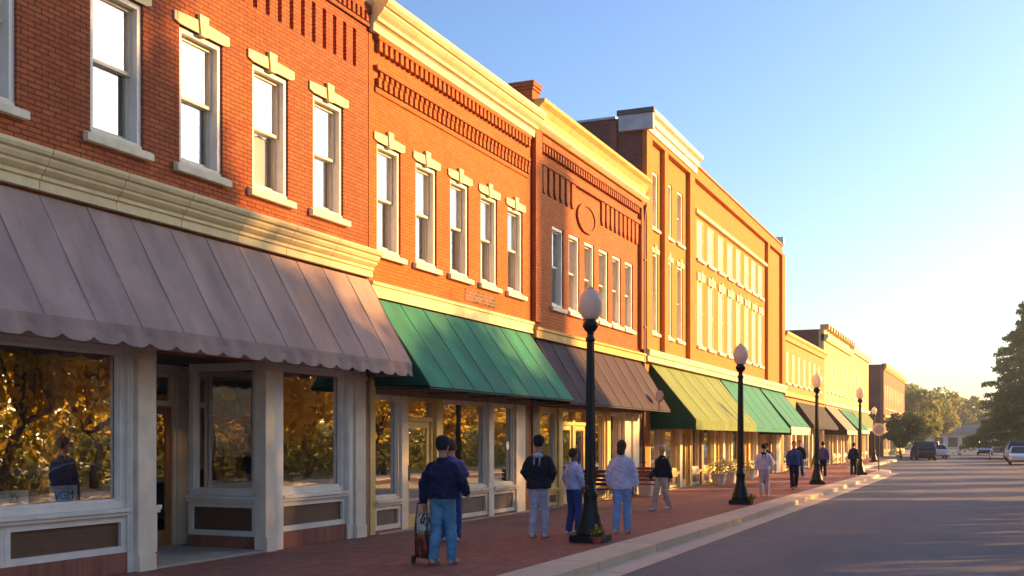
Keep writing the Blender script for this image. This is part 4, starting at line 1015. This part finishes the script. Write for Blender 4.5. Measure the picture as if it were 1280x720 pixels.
def make_car(kind, name, colour, x, y, rz, label):
    t = local_thing(name, (x, y, -.15), rz, label, 'car', 'cars parked and driving at the far end of the street')
    suv = kind == 'suv'
    W = .92; hb = .95 if not suv else 1.08; ht = 1.42 if not suv else 1.75
    def sec(y_, w, zb, zt):
        return [(-w*.9, y_, zb), (-w, y_, zb+.12), (-w, y_, (zb+zt)/2), (-w*.96, y_, zt-.08), (-w*.86, y_, zt), (w*.86, y_, zt), (w*.96, y_, zt-.08), (w, y_, (zb+zt)/2), (w, y_, zb+.12), (w*.9, y_, zb)]
    m = MB()
    st = [(-2.25, .74, .38, .72), (-2.18, .84, .28, hb-.1), (-1.9, .90, .22, hb), (-1.0, W, .2, hb+.02), (0, W, .2, hb), (1.0, W, .2, hb-.03), (1.6, .90, .22, hb-.12), (2.05, .84, .26, hb-.22), (2.25, .70, .36, .62)]
    loft(m, [sec(*s) for s in st]); bd = m.build('body', colour, t, smooth=False, bevel=.02)
    def csec(y_, w, z): return [(-w, y_, z), (w, y_, z)]
    m = MB(); yb = (-1.75, -1.25) if not suv else (-2.1, -1.95); yf = (1.1, .35)
    B = [(-.84, yb[0], hb-.01), (.84, yb[0], hb-.01), (.84, yf[0], hb-.04), (-.84, yf[0], hb-.04)]; T = [(-.64, yb[1], ht-.05), (.64, yb[1], ht-.05), (.64, yf[1], ht-.05), (-.64, yf[1], ht-.05)]
    loft(m, [B, T]); m.build('cabin_glass', CARGL, t, bevel=.02)
    m = MB(); T2 = [(x_*1.0, y_, z_) for x_, y_, z_ in T]; T3 = [(x_*.93, y_*.95, ht) for x_, y_, z_ in T]; loft(m, [T2, T3])
    for sx in (-1, 1):
        for (b_, t_) in (((.845*sx, yb[0], hb), (.645*sx, yb[1], ht-.04)), ((.845*sx, yf[0], hb-.03), (.645*sx, yf[1], ht-.04)), ((.85*sx, -.25, hb), (.65*sx, -.25, ht-.04))): m.tube([b_, t_], [.035, .035], 6)
    m.build('roof', colour, t)
    for sx in (-1, 1):
        for yy in (-1.4, 1.35):
            m = MB(); m.lathe((0, 0, 0), [(.24, -.10), (.32, -.10), (.335, -.06), (.335, .06), (.32, .10), (.24, .10)], 22); m.v = [Vector((v.z+.80*sx, v.x+yy, v.y+.335)) for v in m.v]; w = m.build('wheel', TYRE, t)
            m = MB(); m.lathe((0, 0, 0), [(.22, -.08), (.235, .08)], 16); m.v = [Vector((v.z*1.15+.80*sx, v.x+yy, v.y+.335)) for v in m.v]; m.build('rim', RIM, w)
        MB().box(.50*sx, .80*sx, 2.12, 2.235, .55, .70).build('headlight', HLM, t); MB().box(.52*sx, .80*sx, -2.245, -2.15, .62, .80).build('taillight', TLM, t)
        MB().box(.88*sx, 1.04*sx, .70, .80, hb-.02, hb+.12).build('wing_mirror', colour, t)
    MB().box(-.8, .8, -2.285, -2.2, .32, .5).build('bumper', STEEL, t); MB().box(-.8, .8, 2.2, 2.285, .32, .5).build('bumper', STEEL, t)
    MB().box(-.24, .24, -2.292, -2.286, .36, .48).build('licence_plate', WHITE, t)
    return t
BK = carpaint('car_black', (.015, .015, .018)); SV = carpaint('car_silver', (.55, .55, .55)); WH = carpaint('car_white', (.75, .75, .75)); BLU = carpaint('car_blue', (.08, .20, .50)); RD = carpaint('car_red', (.30, .04, .03)); GR = carpaint('car_grey', (.12, .12, .13))
for kind, nm, col, x, y, rz, l in [
    ('suv', 'parked_car', BK, 4.7, 110, R(12), 'black parked tall car left of the roadway beyond the round sign'),
    ('sedan', 'parked_car', SV, 5.4, 122, R(8), 'silver parked saloon just beyond the black car'),
    ('suv', 'parked_car', GR, 4.4, 136, R(0), 'grey parked car before the brown brick building'),
    ('sedan', 'parked_car', WH, 4.6, 147, R(0), 'white parked saloon before the brown brick building, farther than the grey car'),
    ('suv', 'moving_car', BLU, 11.4, 160, R(180), 'blue car far down the roadway in the oncoming lane'),
    ('suv', 'moving_car', WH, 8.2, 200, R(180), 'white car far away in the middle of the roadway'),
    ('sedan', 'moving_car', BK, 9.9, 150, R(180), 'black saloon coming down the roadway left of the blue car'),
    ('sedan', 'parked_car', SV, 12.7, 94, R(180), 'silver saloon, nearest of the cars parked on the right'),
    ('suv', 'parked_car', BLU, 12.7, 106, R(180), 'blue car parked on the right behind the silver saloon'),
    ('sedan', 'parked_car', WH, 12.7, 117, R(180), 'white saloon parked on the right behind the blue car'),
    ('sedan', 'parked_car', RD, 12.7, 127, R(180), 'red saloon, farthest of the cars parked on the right')]:
    make_car(kind, nm, col, x, y, rz, l)

# ------------------------------------------------------------------ trees
def leaf_mesh(name, centres, size, m, seed, aspect=.6):
    rg = np.random.default_rng(seed); n = len(centres)
    d = rg.normal(size=(n, 3)); d /= np.linalg.norm(d, axis=1)[:, None]
    e = np.cross(d, rg.normal(size=(n, 3))); e /= np.linalg.norm(e, axis=1)[:, None]
    s = size*rg.uniform(.6, 1.35, n)[:, None]
    P = np.stack([centres-d*s, centres-e*s*aspect, centres+d*s, centres+e*s*aspect], 1).reshape(-1, 3)
    me = bpy.data.meshes.new(name); me.vertices.add(n*4); me.vertices.foreach_set('co', P.ravel())
    me.loops.add(n*4); me.loops.foreach_set('vertex_index', np.arange(n*4, dtype=np.int32))
    me.polygons.add(n); me.polygons.foreach_set('loop_start', np.arange(0, n*4, 4, dtype=np.int32)); me.update(calc_edges=True)
    me.materials.append(m); return me
def crown_points(n, c, r, seed, nclump=70, cr=.34, flat=None, hollow=.35):
    rg = np.random.default_rng(seed)
    d = rg.normal(size=(nclump, 3)); d /= np.linalg.norm(d, axis=1)[:, None]
    rad = hollow+(1-hollow)*rg.random(nclump)**.5
    cc = d*rad[:, None]*.86
    k = rg.integers(0, nclump, n); sz = rg.uniform(.6, 1.25, nclump)[k][:, None]
    g = rg.normal(size=(n, 3))*.45; g /= np.maximum(1, np.linalg.norm(g, axis=1)/.9)[:, None]
    p = (cc[k]+g*cr*sz*np.array([1, 1, .75]))*np.array(r)+np.array(c)
    if flat: p = p[p[:, 2] < flat+rg.normal(size=len(p))*.25]
    return p
def limbs(m, h, seed, spread, r0, top):
    rg = np.random.default_rng(seed)
    pts = [Vector((0, 0, -.2))]+[Vector((rg.normal()*.08*i, rg.normal()*.08*i, h*i/5)) for i in range(1, 6)]
    m.tube(pts, [r0*1.35]+[r0*(1-.11*i) for i in range(1, 6)], 12)
    for k in range(9):
        a = k*2.4+rg.random(); s = pts[-1] if k % 2 else pts[-2]; L = spread*rg.uniform(.7, 1.0); up = (top-h)*rg.uniform(.35, .9)
        q = [s, s+Vector((math.cos(a)*L*.35, math.sin(a)*L*.35, up*.45)), s+Vector((math.cos(a)*L*.75, math.sin(a)*L*.75, up*.85)), s+Vector((math.cos(a)*L, math.sin(a)*L, up))]
        m.tube(q, [r0*.45, r0*.3, r0*.18, r0*.06], 8)
        for j in range(3):
            b = a+rg.uniform(-1, 1); e = q[2]+Vector((math.cos(b)*L*.4, math.sin(b)*L*.4, up*.25*rg.uniform(-.3, 1.4))); m.tube([q[1+j % 2], (q[2]+e)/2, e], [r0*.16, r0*.1, r0*.03], 6)
def make_tree(name, label, cat, group, lm, c, r, n, size, h, r0, seed, nclump=70, flat=None, cr=.34, hollow=.35):
    t = local_thing(name, (0, 0, 0), 0, label, cat, group)
    m = MB(); limbs(m, h, seed, max(r[0], r[1])*.8, r0, c[2]+r[2]*.7); m.build('trunk', BARK, t, smooth=True)
    me = leaf_mesh('crown', crown_points(n, c, r, seed, nclump, cr, flat, hollow), size, lm, seed)
    o = bpy.data.objects.new('crown', me); C.objects.link(o); o.parent = t
    return t
G1 = 'golden trees lining the far side of the street'
T1 = make_tree('street_tree', '', 'tree', G1, LEAFG, (0, 0, 5.4), (3.3, 3.4, 5.2), 10500, .13, 2.2, .17, 3, 90, flat=9.1)
T3 = make_tree('street_tree', '', 'tree', G1, LEAFG, (0, 0, 5.0), (2.9, 2.9, 3.2), 4200, .15, 2.4, .14, 9, 34)
T2 = make_tree('street_tree', '', 'tree', G1, LEAFG, (0, 0, 5.3), (3.4, 3.2, 5.0), 9500, .14, 2.0, .16, 5, 80, flat=9.0)
ys = [(26, 1.3), (30.2, 1.28), (34.6, 1.12), (39, 1.1), (43.5, 1.0), (48.5, .98), (56, .95), (64, .9), (73, .95), (84, 1), (96, 1), (108, 1)]
for i, (y, sc) in enumerate(ys):
    o = (T1, T2)[i] if i < 2 else (T3 if i == 4 else copy_tree((T1, T2)[i % 2] if i < 4 else T3))
    o.location = (18.2+.6*math.sin(i*2.1), y, -.05); o.rotation_euler.z = i*1.3; o.scale = (1, 1, sc)
    o['label'] = 'golden leaved street tree across the road, seen only as a reflection in the shop windows'
OAK = make_tree('oak_tree', 'very large dark oak across the street from the nearest shop', 'tree', 'large trees behind the far pavement', LEAFO, (0, 0, 12.2), (8.0, 10.2, 11.0), 80000, .38, 5.0, .6, 21, 300, cr=.26, hollow=.05)
OAK.location = (24.5, 21.7, 0)
def conifer(name, label, x, y, H, Rr, n, seed):
    t = local_thing(name, (x, y, -.05), 0, label, 'tree', 'large trees behind the far pavement')
    rg = np.random.default_rng(seed); m = MB(); m.tube([(0, 0, -.2), (0, 0, H*.5), (0, 0, H*.98)], [.28, .16, .02], 10)
    P = []; nb = 190
    for k in range(nb):
        f = .06+.93*(k/nb)**.9; z = f*H; L = Rr*(1-f)**.75*rg.uniform(.72, 1.18)+.15; a = k*2.399+rg.normal()*.2; d = np.array([math.cos(a), math.sin(a)])
        tip = np.array([d[0]*L, d[1]*L, z-.10*L+.05*L]); m.tube([(0, 0, z), (d[0]*L*.5, d[1]*L*.5, z-.03*L), tuple(tip)], [.045*(1-f)+.01, .03*(1-f)+.008, .006], 5)
        c = int(n/nb*(.25+1.6*(1-f))); s = rg.random(c)**.7
        q = np.stack([d[0]*L*s, d[1]*L*s, z-.08*L*s*s], 1); w = .34*L*(1-.6*s)+.12
        side = rg.normal(size=c)*.45*w; q[:, 0] += -d[1]*side; q[:, 1] += d[0]*side; q[:, 2] += rg.normal(size=c)*.13-.12*np.abs(rg.normal(size=c)); P.append(q)
    m.build('trunk', BARK, t, smooth=True)
    me = leaf_mesh('crown', np.concatenate(P), .17, LEAFD, seed, .4); o = bpy.data.objects.new('crown', me); C.objects.link(o); o.parent = t
    return t
conifer('conifer_tree', 'tall dark green conifer at the right edge, overhanging the parked cars', 15.3, 128, 19.3, 7.4, 95000, 4)
# far trees closing the street
FT = [make_tree('broadleaf_tree', '', 'tree', 'trees at the far end of the street', (LEAFM, LEAFH, LEAFM)[i], (0, 0, 7.2), (5.2, 5.2, 5.4), 5200, .34, 3.0, .3, 31+i, 48, hollow=.2) for i in range(3)]
far = [(-6, 178, 1.0, 0, 'dark green broadleaf tree directly behind the brown brick building'), (-1, 196, 1.02, 0, 'rounded green tree to the right of the brown brick building'), (1.5, 226, .95, 1, 'golden green tree left of the low pale building'),
       (-8, 225, 1.1, 2, 'tall tree far behind the brown brick building'), (5, 285, 1.05, 1, 'golden tree rising behind the low pale building on its left'), (12, 290, .95, 2, 'green tree rising behind the low pale building on its right'),
       (18.5, 250, .9, 1, 'golden tree to the right of the low pale building'), (19, 215, .85, 0, 'green tree on the right side far down the street'), (20, 185, .85, 2, 'low green tree behind the conifer'),
       (22, 155, .9, 0, 'broad green tree hidden partly behind the conifer'), (-3, 300, 1.2, 0, 'hazy green tree beyond the end of the street, left'), (20, 310, 1.2, 1, 'hazy golden tree beyond the end of the street, right'), (27, 270, 1.1, 2, 'farthest right green tree in the distance'),
       (2.1, 119.5, .42, 0, 'small round tree at the side street corner'), (1.9, 160, .5, 2, 'small tree before the end of the brown brick building')]
for i, (x, y, s, k, l) in enumerate(far):
    o = FT[i] if (i < 3 and k == i) else None
    if o is None or o.get('used'): o = copy_tree(FT[k])
    o['used'] = 1; o.location = (x, y, -.1); o.scale = (s, s, s); o.rotation_euler.z = i*1.7; o['label'] = l
for f in FT:
    if not f['label']: 
        for c in kids(f): bpy.data.objects.remove(c)
        bpy.data.objects.remove(f)
for o in bpy.data.objects:
    if 'used' in o: del o['used']
# hedge-like masses of wood on the horizon
P = []
rg = np.random.default_rng(77)
for k in range(150):
    x = rg.uniform(-160, 170); y = 420+rg.uniform(-25, 25); P.append(rg.normal(size=(110, 3))*np.array([4.2, 3, 2.6])+np.array([x, y, 3.5+rg.uniform(-1.5, 1.5)]))
me = leaf_mesh('far_woodland', np.concatenate(P), .75, LEAFM, 78); o = bpy.data.objects.new('far_woodland', me); C.objects.link(o); o['kind'] = 'stuff'; o['label'] = 'distant wood on the horizon'
P = []  # unseen wood added to block bright sky in the shop reflections
for k in range(330):
    y = -30+k*.75; x = rg.uniform(38, 50); h = 6.5+2.5*math.sin(k*.21)+rg.uniform(-1, 1); c = 150
    q = rg.normal(size=(c, 3))*np.array([1.6, 2.0, 1.0]); q[:, 0] += x; q[:, 1] += y; q[:, 2] = h*rg.random(c)**.8+q[:, 2]*.4; P.append(q)
me = leaf_mesh('backdrop_wood', np.concatenate(P), .34, LEAFG, 79); o = bpy.data.objects.new('backdrop_wood', me); C.objects.link(o); o['kind'] = 'stuff'; o['label'] = 'dense golden green wood added out of view as backdrop for shop window reflections'
for k in range(9):  # unseen hedges added to cover the bright horizon in the shop reflections
    hd = local_thing('hedge', (22.2, 14+11.2*k, 0), 0, ('clipped' if k % 2 else 'loose')+' hedge added out of view as backdrop for shop window reflections', 'hedge', 'unseen hedges added behind the far pavement')
    q = np.random.default_rng(k).uniform(-1, 1, size=(5200, 3))*np.array([.7, 5.4, 1.25+.1*(k % 3)]); q[:, 2] += 1.3
    o = bpy.data.objects.new('foliage', leaf_mesh('foliage', q, .13, LEAFM, k)); C.objects.link(o); o.parent = hd
# unseen far side stack, added to throw the narrow shade on the third shop
cs = thing('shade_stack', (24, 46.7, 0), 'unseen square brick shaft added to cast the narrow shade on the third shop', 'chimney')
m = MB(O=(24, 46.7, 0)); m.box(-.72, .72, -.72, .72, -.1, 16.9); m.box(-.82, .82, -.82, .82, 16.901, 17.3); m.build('shaft', BR2, cs)

# ------------------------------------------------------------------ light, sky, camera
HAZE = .0005
AZ, EL = 50, 15
SKYT = (.75, .875, 1.06); SKYS = .069
sun = bpy.data.lights.new('sun', 'SUN'); sun.energy = 3.9; sun.angle = R(1.1); sun.color = (1, .53, .15)
so = bpy.data.objects.new('sun', sun); C.objects.link(so)
d = Vector((math.sin(R(AZ))*math.cos(R(EL)), math.cos(R(AZ))*math.cos(R(EL)), math.sin(R(EL))))
so.rotation_euler = d.to_track_quat('Z', 'Y').to_euler(); so.location = d*60
w = bpy.data.worlds.new('World'); bpy.context.scene.world = w; w.use_nodes = True
nt = w.node_tree; bg = nt.nodes['Background']
sky = nt.nodes.new('ShaderNodeTexSky'); sky.sky_type = 'NISHITA'; sky.sun_disc = False
sky.sun_elevation = R(EL); sky.sun_rotation = R(AZ); sky.air_density = 1.0; sky.dust_density = 2.2; sky.ozone_density = 1.5; sky.altitude = 50
gm = nd(nt, 'ShaderNodeGamma', Gamma=1.15); nt.links.new(sky.outputs[0], gm.inputs[0])
hs = nd(nt, 'ShaderNodeHueSaturation', Saturation=1.04); nt.links.new(gm.outputs[0], hs.inputs['Color'])
tint = mixrgb(nt, hs.outputs[0], SKYT, 1.0, 'MULTIPLY'); nt.links.new(tint, bg.inputs[0]); bg.inputs[1].default_value = SKYS

hz = MB().box(-905, 905, -305, 1605, -1.2, 30).build('haze', None); hz['kind'] = 'stuff'; hz['label'] = 'thin golden evening haze'
hm = bpy.data.materials.new('haze'); hm.use_nodes = True; hn = hm.node_tree; hn.nodes.remove(hn.nodes['Principled BSDF'])
pv = nd(hn, 'ShaderNodeVolumePrincipled', Density=HAZE, Anisotropy=.35); pv.inputs['Color'].default_value = (.86, .92, 1, 1)
hn.links.new(pv.outputs[0], [n for n in hn.nodes if n.type == 'OUTPUT_MATERIAL'][0].inputs['Volume']); hz.data.materials.clear(); hz.data.materials.append(hm)
cam = bpy.data.cameras.new('camera'); co = bpy.data.objects.new('camera', cam); C.objects.link(co)
co.location = (10.45, 0, 1.75); co.rotation_euler = (R(90), 0, R(23.47))
cam.sensor_width = 36; cam.lens = 38.67; cam.shift_y = .1484; cam.clip_end = 4000; cam.clip_start = .05
sc = bpy.context.scene; sc.camera = co
sc.view_settings.view_transform = 'Standard'; sc.view_settings.look = 'None'; sc.view_settings.exposure = 1.86; sc.view_settings.gamma = 1
sc.view_settings.use_curve_mapping = False
sc.cycles.max_bounces = 6; sc.cycles.transparent_max_bounces = 12
for o in bpy.data.objects:
    if '_o' in o: del o['_o']
